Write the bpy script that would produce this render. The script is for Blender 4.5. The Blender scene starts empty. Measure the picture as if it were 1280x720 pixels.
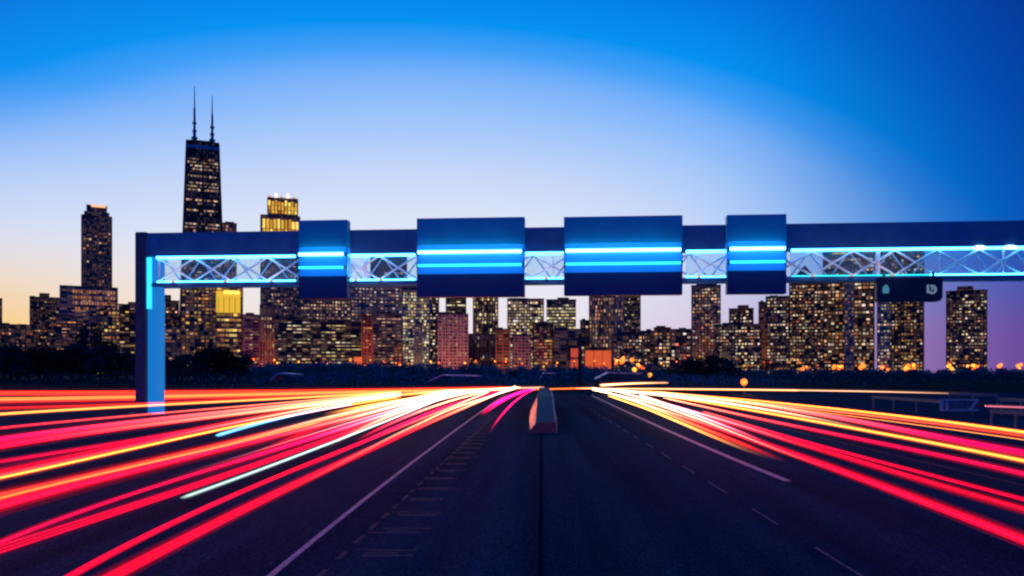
import bpy, bmesh, math, random
import numpy as np
from mathutils import Vector, Matrix
random.seed(7)
S = bpy.context.scene
COL = S.collection
R = math.radians

# ------------------------------------------------------------------ camera
CH = 2.3            # eye height, metres
F = 1000.0          # focal length in pixels of a 1280 wide frame
VX, HY = 678.0, 466.0
cd = bpy.data.cameras.new('camera')
cam = bpy.data.objects.new('camera', cd); COL.objects.link(cam)
cam.location = (0, 0, CH); cam.rotation_euler = (R(90), 0, 0)
cd.sensor_width = 36; cd.lens = 36 * F / 1280
cd.shift_x = -(VX - 640) / 1280; cd.shift_y = (HY - 360) / 1280
cd.clip_start = 0.1; cd.clip_end = 20000
S.camera = cam

# ------------------------------------------------------------------ world
W = bpy.data.worlds.new('World'); S.world = W; W.use_nodes = True
nt = W.node_tree; nt.nodes.clear()
def N(tree, t, **k):
    n = tree.nodes.new(t)
    for a, b in k.items(): setattr(n, a, b)
    return n
def srgb(c):
    return tuple(((v/255)/12.92 if v/255 <= .04045 else ((v/255+.055)/1.055)**2.4) for v in c)
def setramp(n, stops, interp='LINEAR'):
    cr = n.color_ramp; cr.interpolation = interp
    while len(cr.elements) > 1: cr.elements.remove(cr.elements[-1])
    cr.elements[0].position = stops[0][0]; cr.elements[0].color = (*stops[0][1], 1)
    for p, c in stops[1:]:
        e = cr.elements.new(p); e.color = (*c, 1)
def M(op, a, b=None, c=None, clamp=False):
    n = N(nt, 'ShaderNodeMath', operation=op); n.use_clamp = clamp
    for i, v in enumerate((a, b, c)):
        if v is None: continue
        if isinstance(v, (int, float)): n.inputs[i].default_value = v
        else: nt.links.new(v, n.inputs[i])
    return n.outputs[0]
def MR(v, a, b, c, d, smooth=False):
    n = N(nt, 'ShaderNodeMapRange'); n.clamp = True
    if smooth: n.interpolation_type = 'SMOOTHSTEP'
    nt.links.new(v, n.inputs[0])
    for i, x in enumerate((a, b, c, d)): n.inputs[i+1].default_value = x
    return n.outputs[0]
tc = N(nt, 'ShaderNodeTexCoord'); sx = N(nt, 'ShaderNodeSeparateXYZ')
nt.links.new(tc.outputs['Generated'], sx.inputs[0])
X_, Y_, Z_ = sx.outputs
az = M('MULTIPLY', M('ARCTAN2', X_, Y_), 57.2958)
el = M('MULTIPLY', M('ARCSINE', Z_), 57.2958)
# the twilight arch: a broad pale glow rising from behind the city
daz = M('DIVIDE', M('ADD', az, 7.0), 38.9)
dele = M('DIVIDE', el, 22.8)
rr = M('SQRT', M('ADD', M('MULTIPLY', daz, daz), M('MULTIPLY', dele, dele)))
arch = N(nt, 'ShaderNodeValToRGB')
nt.links.new(M('DIVIDE', rr, 2.0), arch.inputs[0])
setramp(arch, [(0.0, srgb((228, 236, 250))), (0.17, srgb((218, 232, 252))), (0.29, srgb((196, 214, 251))),
               (0.39, srgb((156, 196, 252))), (0.445, srgb((120, 178, 251))), (0.480, srgb((66, 160, 249))), (0.515, srgb((2, 146, 242))),
               (0.60, srgb((0, 116, 222))), (0.72, srgb((0, 84, 190))), (0.86, srgb((0, 62, 164))), (1.0, srgb((0, 46, 130)))])
# right hand sky is deeper blue
azt = MR(az, 10, 36, 0, 1, True)
deep = N(nt, 'ShaderNodeMix', data_type='RGBA', blend_type='MULTIPLY')
nt.links.new(azt, deep.inputs[0]); nt.links.new(arch.outputs[0], deep.inputs[6])
deep.inputs[7].default_value = (0.10, 0.30, 0.52, 1)
# horizon band, warm to the left, mauve to the right
hz = N(nt, 'ShaderNodeValToRGB')
nt.links.new(MR(az, -45, 45, 0, 1), hz.inputs[0])
setramp(hz, [(0.0, srgb((252, 190, 92))), (0.12, srgb((253, 204, 110))), (0.20, srgb((252, 220, 178))), (0.30, srgb((246, 230, 226))),
             (0.52, srgb((238, 226, 238))), (0.63, srgb((214, 192, 222))), (0.76, srgb((150, 118, 180))),
             (0.84, srgb((112, 78, 158))), (1.0, srgb((70, 50, 130)))])
wh = M('MULTIPLY', MR(el, 0.6, 10.0, 1, 0, True), 1.0)
# pale milky layer low in the sky, strongest to the left
milk = M('MULTIPLY', MR(el, 5, 18, 0.85, 0, True), MR(az, -4, 22, 1, 0, True))
mk = N(nt, 'ShaderNodeMix', data_type='RGBA')
nt.links.new(milk, mk.inputs[0]); nt.links.new(deep.outputs[2], mk.inputs[6]); mk.inputs[7].default_value = (*srgb((232, 234, 246)), 1)
hm = N(nt, 'ShaderNodeMix', data_type='RGBA')
nt.links.new(wh, hm.inputs[0]); nt.links.new(mk.outputs[2], hm.inputs[6]); nt.links.new(hz.outputs[0], hm.inputs[7])
back = MR(Y_, -0.1, 0.35, 0.0, 1.0, True)
bm_ = N(nt, 'ShaderNodeMix', data_type='RGBA')
nt.links.new(back, bm_.inputs[0]); bm_.inputs[6].default_value = (*srgb((8, 78, 196)), 1)
nt.links.new(hm.outputs[2], bm_.inputs[7])
gnd = MR(Z_, -0.02, 0.0, 0, 1)
gm = N(nt, 'ShaderNodeMix', data_type='RGBA')
nt.links.new(gnd, gm.inputs[0]); gm.inputs[6].default_value = (.004, .006, .012, 1); nt.links.new(bm_.outputs[2], gm.inputs[7])
sky = N(nt, 'ShaderNodeTexSky', sky_type='NISHITA'); sky.sun_disc = False
SUN_EL, SUN_AZ = R(1.0), R(-48)
sky.sun_elevation = SUN_EL; sky.sun_rotation = SUN_AZ
bgn = N(nt, 'ShaderNodeBackground'); bgn.inputs[1].default_value = 0.05
nt.links.new(sky.outputs[0], bgn.inputs[0])
bgt = N(nt, 'ShaderNodeBackground'); bgt.inputs[1].default_value = 1.03
nt.links.new(gm.outputs[2], bgt.inputs[0])
mixw = N(nt, 'ShaderNodeMixShader'); mixw.inputs[0].default_value = 0.96
wo = N(nt, 'ShaderNodeOutputWorld')
nt.links.new(bgn.outputs[0], mixw.inputs[1]); nt.links.new(bgt.outputs[0], mixw.inputs[2]); nt.links.new(mixw.outputs[0], wo.inputs[0])

# the last of the sun, just above the left horizon
sl = bpy.data.lights.new('sun', 'SUN'); sl.energy = 0.12; sl.angle = R(2); sl.color = (1, .62, .4)
so = bpy.data.objects.new('sun', sl); COL.objects.link(so)
sd = Vector((math.sin(SUN_AZ)*math.cos(SUN_EL), math.cos(SUN_AZ)*math.cos(SUN_EL), math.sin(SUN_EL)))
so.rotation_euler = (-sd).to_track_quat('-Z', 'Y').to_euler()

S.view_settings.view_transform = 'Standard'; S.view_settings.look = 'None'
S.view_settings.exposure = 0; S.view_settings.gamma = 1
cy = S.cycles
cy.use_denoising = True; cy.pixel_filter_type = 'BLACKMAN_HARRIS'; cy.filter_width = 2.3; cy.transparent_max_bounces = 96; cy.max_bounces = 5; cy.diffuse_bounces = 2
cy.glossy_bounces = 2; cy.volume_bounces = 0; cy.sample_clamp_indirect = 4; cy.sample_clamp_direct = 7

# ------------------------------------------------------------------ helpers
def at(px, py, Y):      # a picture point at a chosen distance
    return Vector(((px - VX) * Y / F, Y, CH + (HY - py) * Y / F))
def onplane(px, py, z=0.0):
    Y = (CH - z) * F / (py - HY)
    return Vector(((px - VX) * Y / F, Y, z))

_m = {}
def mat(name, col=None, rough=.8, metal=0, emit=None, es=1, noise=None, spec=.5):
    if name in _m: return _m[name]
    m = bpy.data.materials.new(name); m.use_nodes = True
    t = m.node_tree; b = t.nodes['Principled BSDF']
    b.inputs['Base Color'].default_value = (*(col or (.02, .02, .02)), 1)
    b.inputs['Roughness'].default_value = rough; b.inputs['Metallic'].default_value = metal
    b.inputs['Specular IOR Level'].default_value = spec
    if emit:
        b.inputs['Emission Color'].default_value = (*emit, 1); b.inputs['Emission Strength'].default_value = es
    if noise:
        sc_, amt = noise
        o = t.nodes.new('ShaderNodeTexCoord'); n = t.nodes.new('ShaderNodeTexNoise'); n.inputs['Scale'].default_value = sc_
        n.inputs['Detail'].default_value = 6
        t.links.new(o.outputs['Object'], n.inputs['Vector'])
        r = t.nodes.new('ShaderNodeValToRGB')
        setramp(r, [(.3, tuple(c*(1-amt) for c in col)), (.7, tuple(c*(1+amt) for c in col))])
        t.links.new(n.outputs[0], r.inputs[0]); t.links.new(r.outputs[0], b.inputs['Base Color'])
    _m[name] = m; return m

def mesh_obj(name, bm, m, parent=None, smooth=False):
    me = bpy.data.meshes.new(name); bm.to_mesh(me); bm.free()
    for x in (m if isinstance(m, (list, tuple)) else [m]): me.materials.append(x)
    if smooth: me.polygons.foreach_set('use_smooth', [True]*len(me.polygons))
    o = bpy.data.objects.new(name, me); COL.objects.link(o)
    if parent: o.parent = parent
    return o
def tag(o, label=None, cat=None, group=None, kind=None):
    if label: o['label'] = label
    if cat: o['category'] = cat
    if group: o['group'] = group
    if kind: o['kind'] = kind
    return o
def empty(name, loc=(0, 0, 0), rz=0):
    o = bpy.data.objects.new(name, None); COL.objects.link(o)
    o.location = loc; o.rotation_euler = (0, 0, rz); o.empty_display_size = .2
    return o
def box(bm, c, s, rot=None, bev=0):
    g = bmesh.ops.create_cube(bm, size=1)['verts']
    for v in g: v.co = Vector((v.co.x*s[0], v.co.y*s[1], v.co.z*s[2]))
    if bev:
        es = list({e for v in g for e in v.link_edges})
        r = bmesh.ops.bevel(bm, geom=es, offset=bev, segments=2, affect='EDGES', profile=.5)
        g = list({v for f in r['faces'] for v in f.verts} | {v for v in g if v.is_valid})
    for v in g:
        if rot: v.co = rot @ v.co
        v.co += Vector(c)
def bx(bm, x0, x1, y0, y1, z0, z1, bev=0):
    box(bm, ((x0+x1)/2, (y0+y1)/2, (z0+z1)/2), (x1-x0, y1-y0, z1-z0), None, bev)
def bar(bm, a, b, r, n=6, r2=None):
    a, b = Vector(a), Vector(b); d = b - a
    q = d.to_track_quat('Z', 'Y').to_matrix().to_4x4()
    bmesh.ops.create_cone(bm, cap_ends=True, segments=n, radius1=r, radius2=r if r2 is None else r2, depth=d.length,
                          matrix=Matrix.Translation((a+b)/2) @ q)
def prism(bm, pts, y0, y1):       # outline in x,z extruded in y
    a = [bm.verts.new((x, y0, z)) for x, z in pts]; b = [bm.verts.new((x, y1, z)) for x, z in pts]
    n = len(pts)
    bm.faces.new(a); bm.faces.new(b[::-1])
    for i in range(n): bm.faces.new((a[i], b[i], b[(i+1) % n], a[(i+1) % n]))
    bmesh.ops.recalc_face_normals(bm, faces=bm.faces[-(n+2):] if False else bm.faces)
def plan(bm, pts, z0, z1, pts2=None):     # outline in x,y extruded in z
    pts2 = pts2 or pts
    a = [bm.verts.new((x, y, z0)) for x, y in pts]; b = [bm.verts.new((x, y, z1)) for x, y in pts2]
    n = len(pts)
    bm.faces.new(a); bm.faces.new(b[::-1])
    for i in range(n): bm.faces.new((a[i], a[(i+1) % n], b[(i+1) % n], b[i]))
    bmesh.ops.recalc_face_normals(bm, faces=bm.faces)

# ------------------------------------------------------------------ ground and roads
def ground_mat(name, c1, c2, scale, rough=.9, spec=.3, bump=.0, big=None):
    m = bpy.data.materials.new(name); m.use_nodes = True; t = m.node_tree; b = t.nodes['Principled BSDF']
    o = t.nodes.new('ShaderNodeTexCoord'); n = t.nodes.new('ShaderNodeTexNoise'); n.inputs['Scale'].default_value = scale
    n.inputs['Detail'].default_value = 8; n.inputs['Roughness'].default_value = .65
    t.links.new(o.outputs['Object'], n.inputs['Vector'])
    r = t.nodes.new('ShaderNodeValToRGB'); setramp(r, [(.3, c1), (.7, c2)])
    t.links.new(n.outputs[0], r.inputs[0]); out = r.outputs[0]
    if big:     # long stains and worn wheel tracks along the road
        mp = t.nodes.new('ShaderNodeMapping'); mp.inputs['Scale'].default_value = (1.1, .035, 1)
        t.links.new(o.outputs['Object'], mp.inputs[0])
        n2 = t.nodes.new('ShaderNodeTexNoise'); n2.inputs['Scale'].default_value = 1.0; n2.inputs['Detail'].default_value = 5
        t.links.new(mp.outputs[0], n2.inputs['Vector'])
        r2 = t.nodes.new('ShaderNodeValToRGB'); setramp(r2, [(.3, (.55,)*3), (.7, (1.5,)*3)])
        t.links.new(n2.outputs[0], r2.inputs[0])
        mx = t.nodes.new('ShaderNodeMix'); mx.data_type = 'RGBA'; mx.blend_type = 'MULTIPLY'; mx.inputs[0].default_value = 1
        t.links.new(out, mx.inputs[6]); t.links.new(r2.outputs[0], mx.inputs[7]); out = mx.outputs[2]
    t.links.new(out, b.inputs['Base Color'])
    b.inputs['Roughness'].default_value = rough; b.inputs['Specular IOR Level'].default_value = spec
    if bump:
        n3 = t.nodes.new('ShaderNodeTexNoise'); n3.inputs['Scale'].default_value = 34; n3.inputs['Detail'].default_value = 3
        t.links.new(o.outputs['Object'], n3.inputs['Vector'])
        bp = t.nodes.new('ShaderNodeBump'); bp.inputs['Strength'].default_value = bump; bp.inputs['Distance'].default_value = .02
        t.links.new(n3.outputs[0], bp.inputs['Height']); t.links.new(bp.outputs[0], b.inputs['Normal'])
    return m
def add_grain(m):
    t = m.node_tree; b = t.nodes['Principled BSDF']; src = b.inputs['Base Color'].links[0].from_socket
    o = t.nodes.new('ShaderNodeTexCoord'); v = t.nodes.new('ShaderNodeTexVoronoi'); v.inputs['Scale'].default_value = 38
    t.links.new(o.outputs['Object'], v.inputs['Vector'])
    r = t.nodes.new('ShaderNodeValToRGB'); setramp(r, [(0, (.55,)*3), (.6, (1.0,)*3), (.9, (1.7,)*3)]); t.links.new(v.outputs['Color'], r.inputs[0])
    mx = t.nodes.new('ShaderNodeMix'); mx.data_type = 'RGBA'; mx.blend_type = 'MULTIPLY'; mx.inputs[0].default_value = 1
    t.links.new(src, mx.inputs[6]); t.links.new(r.outputs[0], mx.inputs[7]); t.links.new(mx.outputs[2], b.inputs['Base Color'])
mg = ground_mat('night_grass', (.008, .016, .012), (.02, .036, .028), .8, 1, .05)
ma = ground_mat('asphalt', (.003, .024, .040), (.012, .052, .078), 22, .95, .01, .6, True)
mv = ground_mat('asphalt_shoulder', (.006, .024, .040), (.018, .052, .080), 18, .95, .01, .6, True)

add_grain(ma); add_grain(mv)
bm = bmesh.new(); bx(bm, -9000, 9000, -200, 9000, -1, 0)
tag(mesh_obj('ground', bm, mg), kind='structure')
def sheet(name, pts, z, m, kind='structure', parent=None):
    bm = bmesh.new()
    bm.faces.new([bm.verts.new((x, y, z)) for x, y in pts])
    bmesh.ops.recalc_face_normals(bm, faces=bm.faces)
    if bm.faces[:][0].normal.z < 0: bmesh.ops.reverse_faces(bm, faces=bm.faces)
    return tag(mesh_obj(name, bm, m, parent), kind=kind)
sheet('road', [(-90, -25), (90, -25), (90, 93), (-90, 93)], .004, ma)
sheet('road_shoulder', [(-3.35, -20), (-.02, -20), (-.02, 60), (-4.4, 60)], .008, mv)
# grassed bank behind the cross traffic
bm = bmesh.new()
prof = [(94, 0), (96, .1), (104, .75), (120, 1.0), (160, 1.0), (200, 0)]
xs = [-400 + 20*i for i in range(41)]
vs = [[bm.verts.new((x, y, z*(1+.12*math.sin(x*.07+y)) + .002)) for x in xs] for y, z in prof]
for j in range(len(prof)-1):
    for i in range(len(xs)-1): bm.faces.new((vs[j][i], vs[j][i+1], vs[j+1][i+1], vs[j+1][i]))
tag(mesh_obj('grass_bank', bm, mg, smooth=True), kind='structure')

# painted lines
mw = ground_mat('worn_road_paint', (.10, .10, .105), (.62, .62, .62), 9, .6, .3)
mw2 = ground_mat('rubbed_road_paint', (.030, .034, .044), (.10, .10, .115), 5, .8, .1)
mw2b = ground_mat('faded_road_paint', (.06, .07, .08), (.30, .31, .33), 7, .8, .1)
def ribbon(bm, pts, w, z):
    prev = None
    for i, p in enumerate(pts):
        d = (Vector(pts[min(i+1, len(pts)-1)]) - Vector(pts[max(i-1, 0)])); d.z = 0; d.normalize()
        n = Vector((-d.y, d.x, 0)) * w / 2
        a = bm.verts.new((p[0]-n.x, p[1]-n.y, z)); b = bm.verts.new((p[0]+n.x, p[1]+n.y, z))
        if prev: bm.faces.new((prev[0], a, b, prev[1]))
        prev = (a, b)
def markline(name, pix, w, z=.013, m=mw, ext=True):
    q = np.array(pix, float); cf = np.polyfit((q[:, 0]-600)/200, q[:, 1], 2)
    pts = [onplane(float(x), float(np.polyval(cf, (x-600)/200))) for x in np.linspace(q[0, 0], q[-1, 0], 14)]
    bm = bmesh.new(); ribbon(bm, pts, w, z)
    bmesh.ops.recalc_face_normals(bm, faces=bm.faces)
    return tag(mesh_obj(name, bm, m), kind='structure')
markline('edge_line', [(335, 722), (400, 673), (439, 638), (517, 576), (594, 519), (633, 492), (643, 486)], .085)
markline('lane_line', [(985, 602.5), (930, 579), (878, 557), (800, 524), (760, 504), (740, 494)], .17)
markline('lane_line', [(1290, 610), (1180, 583), (1072, 558.6), (955, 531), (890, 513)], .10, m=mw2)
def dashes(name, a, b, n, fill, w, z=.013, m=mw, jit=0):
    A, B = onplane(*a), onplane(*b); bm = bmesh.new()
    for i in range(n):
        t0 = i/n; t1 = (i+fill*random.uniform(1-jit, 1))/n
        ribbon(bm, [A.lerp(B, t0), A.lerp(B, t1)], w, z)
    bmesh.ops.recalc_face_normals(bm, faces=bm.faces)
    return tag(mesh_obj(name, bm, m), kind='structure')
dashes('dashed_line', (1080, 723), (735, 510), 14, .62, .035, m=mw2b, jit=.3)
dashes('rumble_line', (396, 724), (640, 500), 64, .6, .07, m=mw2, jit=.3)
# rows of worn rumble bars on the left shoulder
bm = bmesh.new()
y = 8.6
while y < 44:
    t = (y-9)/35; xl = -2.45-.6*t; xr = -1.55-.55*t + random.uniform(-.12, .05)
    for q in range(3):      # each bar is worn into ragged strips
        L = random.uniform(.05, .13); o1, o2 = random.uniform(0, .25), random.uniform(0, .3)
        ribbon(bm, [(xl+o1, y+q*.15, 0), (xr-o2, y+q*.15+random.uniform(-.02, .02), 0)], L, .0135)
    y += 1.42
bmesh.ops.recalc_face_normals(bm, faces=bm.faces)
tag(mesh_obj('rumble_strip', bm, mw2), kind='structure')
# long joint between road slabs
bm = bmesh.new(); ribbon(bm, [(-.02, 3, 0), (-.04, 30, 0)], .05, .0125)
bmesh.ops.recalc_face_normals(bm, faces=bm.faces)
tag(mesh_obj('road_joint', bm, mat('tar', (.012, .013, .017), .95, spec=.0)), kind='structure')

# ------------------------------------------------------------------ concrete median barrier
mc = mat('barrier_concrete', (.12, .105, .085), .9, noise=(3, .25))
br = empty('median_barrier', (.0, 30.7, 0))
tag(br, 'grey concrete median barrier with a sloping nose between the carriageways', 'barrier')
secs = [(0, .50, .46, .40), (1.2, .52, .44, .62), (3.2, .56, .42, .98), (5.0, .60, .42, 1.22), (9, .66, .42, 1.3), (16, .70, .42, 1.3), (24, .72, .42, 1.3)]
bm = bmesh.new(); rings = []
for d, wb, wt, hh in secs:
    cx = .04 + .0 * d
    rings.append([bm.verts.new((cx+sx_*w, d, z)) for sx_, w, z in ((-1, wb+.03, 0), (-1, wb, .10), (-1, wt-.13, hh*.75), (-1, wt-.16, hh-.03), (-1, wt-.19, hh), (1, wt-.03, hh), (1, wt, hh-.03), (1, wt+.03, hh*.55), (1, wb, .10), (1, wb+.03, 0))])
for a, b in zip(rings, rings[1:]):
    for i in range(10): bm.faces.new((a[i], a[(i+1) % 10], b[(i+1) % 10], b[i]))
bm.faces.new(rings[0]); bm.faces.new(rings[-1][::-1]); bmesh.ops.recalc_face_normals(bm, faces=bm.faces)
mesh_obj('concrete_body', bm, mc, br)
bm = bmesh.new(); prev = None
for (d, wb, wt, hh) in secs[:6]:       # amber colour painted for trail light reflected on the left flank
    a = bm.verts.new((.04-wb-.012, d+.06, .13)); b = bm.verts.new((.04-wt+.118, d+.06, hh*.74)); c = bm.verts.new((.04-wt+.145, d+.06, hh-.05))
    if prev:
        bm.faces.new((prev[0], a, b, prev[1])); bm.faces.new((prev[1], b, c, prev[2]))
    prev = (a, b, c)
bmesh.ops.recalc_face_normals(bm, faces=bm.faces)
mesh_obj('trail_glow_paint', bm, mat('amber_trail_glow', (.9, .32, .06), .35, spec=.8), br)
bm = bmesh.new()
for d0, d1 in ((0.2, 4.4), (4.7, 9), (9.3, 14)):
    def hz_(d):
        for (a, _, wa, ha), (b, _, wb_, hb) in zip(secs, secs[1:]):
            if a <= d <= b: t = (d-a)/(b-a); return wa+(wb_-wa)*t, ha+(hb-ha)*t
    (w0, h0), (w1, h1) = hz_(d0), hz_(d1)
    bar(bm, (.04+w0, d0, h0+.05), (.04+w1, d1, h1+.05), .022, 6)
mesh_obj('handrail', bm, mat('galvanised', (.30, .30, .33), .5, .3), br)

# ------------------------------------------------------------------ gantry
YA, YB = 44.0, 40.4
PA = Vector(((190-VX)*YA/F, YA, 0)); PB = Vector(((1280-VX)*YB/F, YB, 0))
gd = (PB-PA).normalized(); grz = math.atan2(gd.y, gd.x); GLen = (PB-PA).length + 9
g = empty('sign_gantry', PA, grz)
tag(g, 'dark blue steel gantry spanning the road, with lit cyan strips and cross bracing', 'gantry')
def gx(px):     # picture x on the gantry line -> distance along the gantry
    k = (px-VX)/F       # X = k*Y
    # PA + t*gd : x = k*y
    return (k*PA.y - PA.x) / (gd.x - k*gd.y)
ZT, ZB, ZC1, ZC0 = 9.9, 8.62, 7.2, 6.98
mgs = mat('gantry_steel', (.04, .22, .38), .45, .1, noise=(1.5, .15))
mpost = mat('post_steel', (.075, .08, .12), .5, .1, noise=(2, .2))
mcyan = mat('led_cyan', (.0, .1, .2), emit=(.07, .54, 1.0), es=8)
mblue = mat('led_blue', (.0, .1, .2), emit=(.012, .28, .86), es=.62)
mwhite = mat('led_white', (.1, .1, .1), emit=(.55, .9, 1.0), es=5)
bm = bmesh.new(); bx(bm, .0, GLen, -.55, .55, ZB, ZT, .02)
mesh_obj('top_beam', bm, mgs, g)
xs_ = 3.2
while xs_ < GLen:
    bm = bmesh.new(); bx(bm, xs_-.16, xs_+.16, -.562, -.552, ZB+.06, ZT-.06)
    for zz in (ZB+.2, ZB+.5, ZB+.8, ZB+1.08):
        for q in (-.1, .1): bar(bm, (xs_+q, -.562, zz), (xs_+q, -.585, zz), .025, 6)
    mesh_obj('splice_plate', bm, mgs, g); xs_ += 5.6
bm = bmesh.new(); bx(bm, .0, GLen, -.50, -.26, ZC0, ZC1, .015)
mesh_obj('bottom_chord', bm, mgs, g)
bm = bmesh.new(); bx(bm, .0, GLen, .26, .50, ZC0, ZC1, .015)
mesh_obj('bottom_chord', bm, mgs, g)
for k, x0 in enumerate((-.62, GLen)):
    p = bm = bmesh.new(); bx(bm, x0, x0+.60, -.58, .58, 0, ZT+.05, .02)
    p = mesh_obj('post', bm, mpost, g)
    bm = bmesh.new(); bx(bm, x0-.25, x0+.85, -.85, .85, 0.01, .12, .02)
    mesh_obj('base_plate', bm, mpost, p)
bm = bmesh.new(); bx(bm, .003, .50, -.42, .42, .05, ZB-.02, .01)
mesh_obj('lit_panel', bm, mblue, g)
bm = bmesh.new(); bx(bm, .02, .26, -.55, -.44, ZC0-1.2, ZB-.05, .01)  # added glow imitating the strip light reflected at the post top
mesh_obj('led_or_reflection_strip', bm, mat('strip_reflection_glow', emit=(.03, .62, 1.0), es=1.6), g)
# strip lights under the beam and on the chord, one length per bay between the sign boxes
boxes = [(375, 436, 275, 373), (523, 657.5, 272, 371), (707, 855.5, 270, 368.5), (911, 985.5, 268, 367)]
edges = [0.5] + [v for b in boxes for v in (gx(b[0]), gx(b[1]))] + [GLen]
for i in range(0, len(edges), 2):
    a, b = edges[i]+.05, edges[i+1]-.05
    n = 1 if b-a < 8 else 3
    for j in range(n):
        aa = a+(b-a)*j/n; bb = a+(b-a)*(j+1)/n-.04
        bm = bmesh.new(); bx(bm, aa, bb, -.53, -.40, ZB-.13, ZB-.004)
        mesh_obj('led_or_reflection_strip', bm, mcyan, g)
        bm = bmesh.new(); bx(bm, aa, bb, -.48, -.36, ZC1+.004, ZC1+.075)
        mesh_obj('led_or_reflection_strip', bm, mat('led_teal', emit=(.02, .55, .62), es=2.2) if (i == len(edges)-2 and j == 0) else mcyan, g)
# cross bracing: X in every bay, on the front and back plane
mbr = mat('brace_steel', (.85, .80, .88), .4, .0)
x = .55; bay = 2.05
while x < GLen-.2:
    x1 = min(x+bay, GLen)
    bm = bmesh.new()
    bar(bm, (x, -.38, ZC1+.07), (x1, -.38, ZB-.1), .055); bar(bm, (x, -.30, ZB-.1), (x1, -.30, ZC1+.07), .055)
    bar(bm, (x, .38, ZB-.05), (x+bay/2, .38, ZC1), .04); bar(bm, (x+bay/2, .38, ZC1), (x1, .38, ZB-.05), .04)
    bar(bm, (x, -.36, ZC1), (x+bay/2, .36, ZC1+.02), .04); bar(bm, (x+bay/2, .36, ZC1+.02), (x1, -.36, ZC1), .04)
    mesh_obj('cross_brace', bm, mbr, g)
    x = x1
for px, w in ((186, .10), (441, .09), (459, .16), (692, .05), (870, .05), (1095, .16), (1172, .06), (1250, .06)):
    xx = max(gx(px), .6)
    bm = bmesh.new(); bx(bm, xx-w/2, xx+w/2, -.38, -.30, ZC1, ZB-.14)
    mesh_obj('hanger', bm, mbr, g)
# downlights under the right part of the beam
for px in (1218, 1256):
    xx = gx(px)
    bm = bmesh.new(); bmesh.ops.create_uvsphere(bm, u_segments=12, v_segments=6, radius=.5)
    for v in bm.verts: v.co = Vector((v.co.x*.62+xx, v.co.y*.16-.58, v.co.z*.2+ZB-.06))
    mesh_obj('downlight', bm, mwhite, g)
for px in (224, 288, 345, 449, 480, 684, 872, 1012, 1060, 1110):  # lamps at the visible bright spots, plus others added to whiten the bracing
    xx = gx(px)
    bm = bmesh.new(); bx(bm, xx-.09, xx+.09, -.66, -.56, ZC1-.02, ZC1+.10, .015)
    sl_ = mesh_obj('spot_and_fill_lamp', bm, mat('spot_warm', (.1, .1, .1), emit=(1, .74, .66), es=1.6 if px in (288, 449, 1095) else .5), g)
    l = bpy.data.lights.new('brace_fill_light', 'POINT'); l.energy = 13; l.color = (1, .78, .84); l.shadow_soft_size = .12  # fill light added in front of the bracing
    o = bpy.data.objects.new('brace_fill_light', l); COL.objects.link(o); o.parent = g; o.location = (xx, -1.0, (ZC1+ZB)/2-.2)
# clear sheet behind the bracing on the right, catching the strip light
ms = bpy.data.materials.new('clear_sheet'); ms.use_nodes = True; t = ms.node_tree; t.nodes.clear()
tr_ = t.nodes.new('ShaderNodeBsdfTransparent'); tr_.inputs[0].default_value = (.80, .93, 1, 1)
df = t.nodes.new('ShaderNodeBsdfTranslucent'); df.inputs[0].default_value = (.5, .7, .9, 1)
d2 = t.nodes.new('ShaderNodeBsdfDiffuse'); d2.inputs[0].default_value = (.55, .7, .85, 1)
m1 = t.nodes.new('ShaderNodeMixShader'); m2 = t.nodes.new('ShaderNodeMixShader'); oo = t.nodes.new('ShaderNodeOutputMaterial')
m1.inputs[0].default_value = .5; m2.inputs[0].default_value = .075
t.links.new(df.outputs[0], m1.inputs[1]); t.links.new(d2.outputs[0], m1.inputs[2])
t.links.new(tr_.outputs[0], m2.inputs[1]); t.links.new(m1.outputs[0], m2.inputs[2]); t.links.new(m2.outputs[0], oo.inputs[0])
for a, b in ((0.5, gx(375)), (gx(436), gx(523)), (gx(657.5), gx(707)), (gx(855.5), gx(911)), (gx(985.5), gx(1095)), (gx(1095), GLen)):
    bm = bmesh.new(); bx(bm, a+.03, b-.03, -.24, -.225, ZC1+.0, ZB-.004)
    mesh_obj('clear_panel', bm, ms, g)

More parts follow.
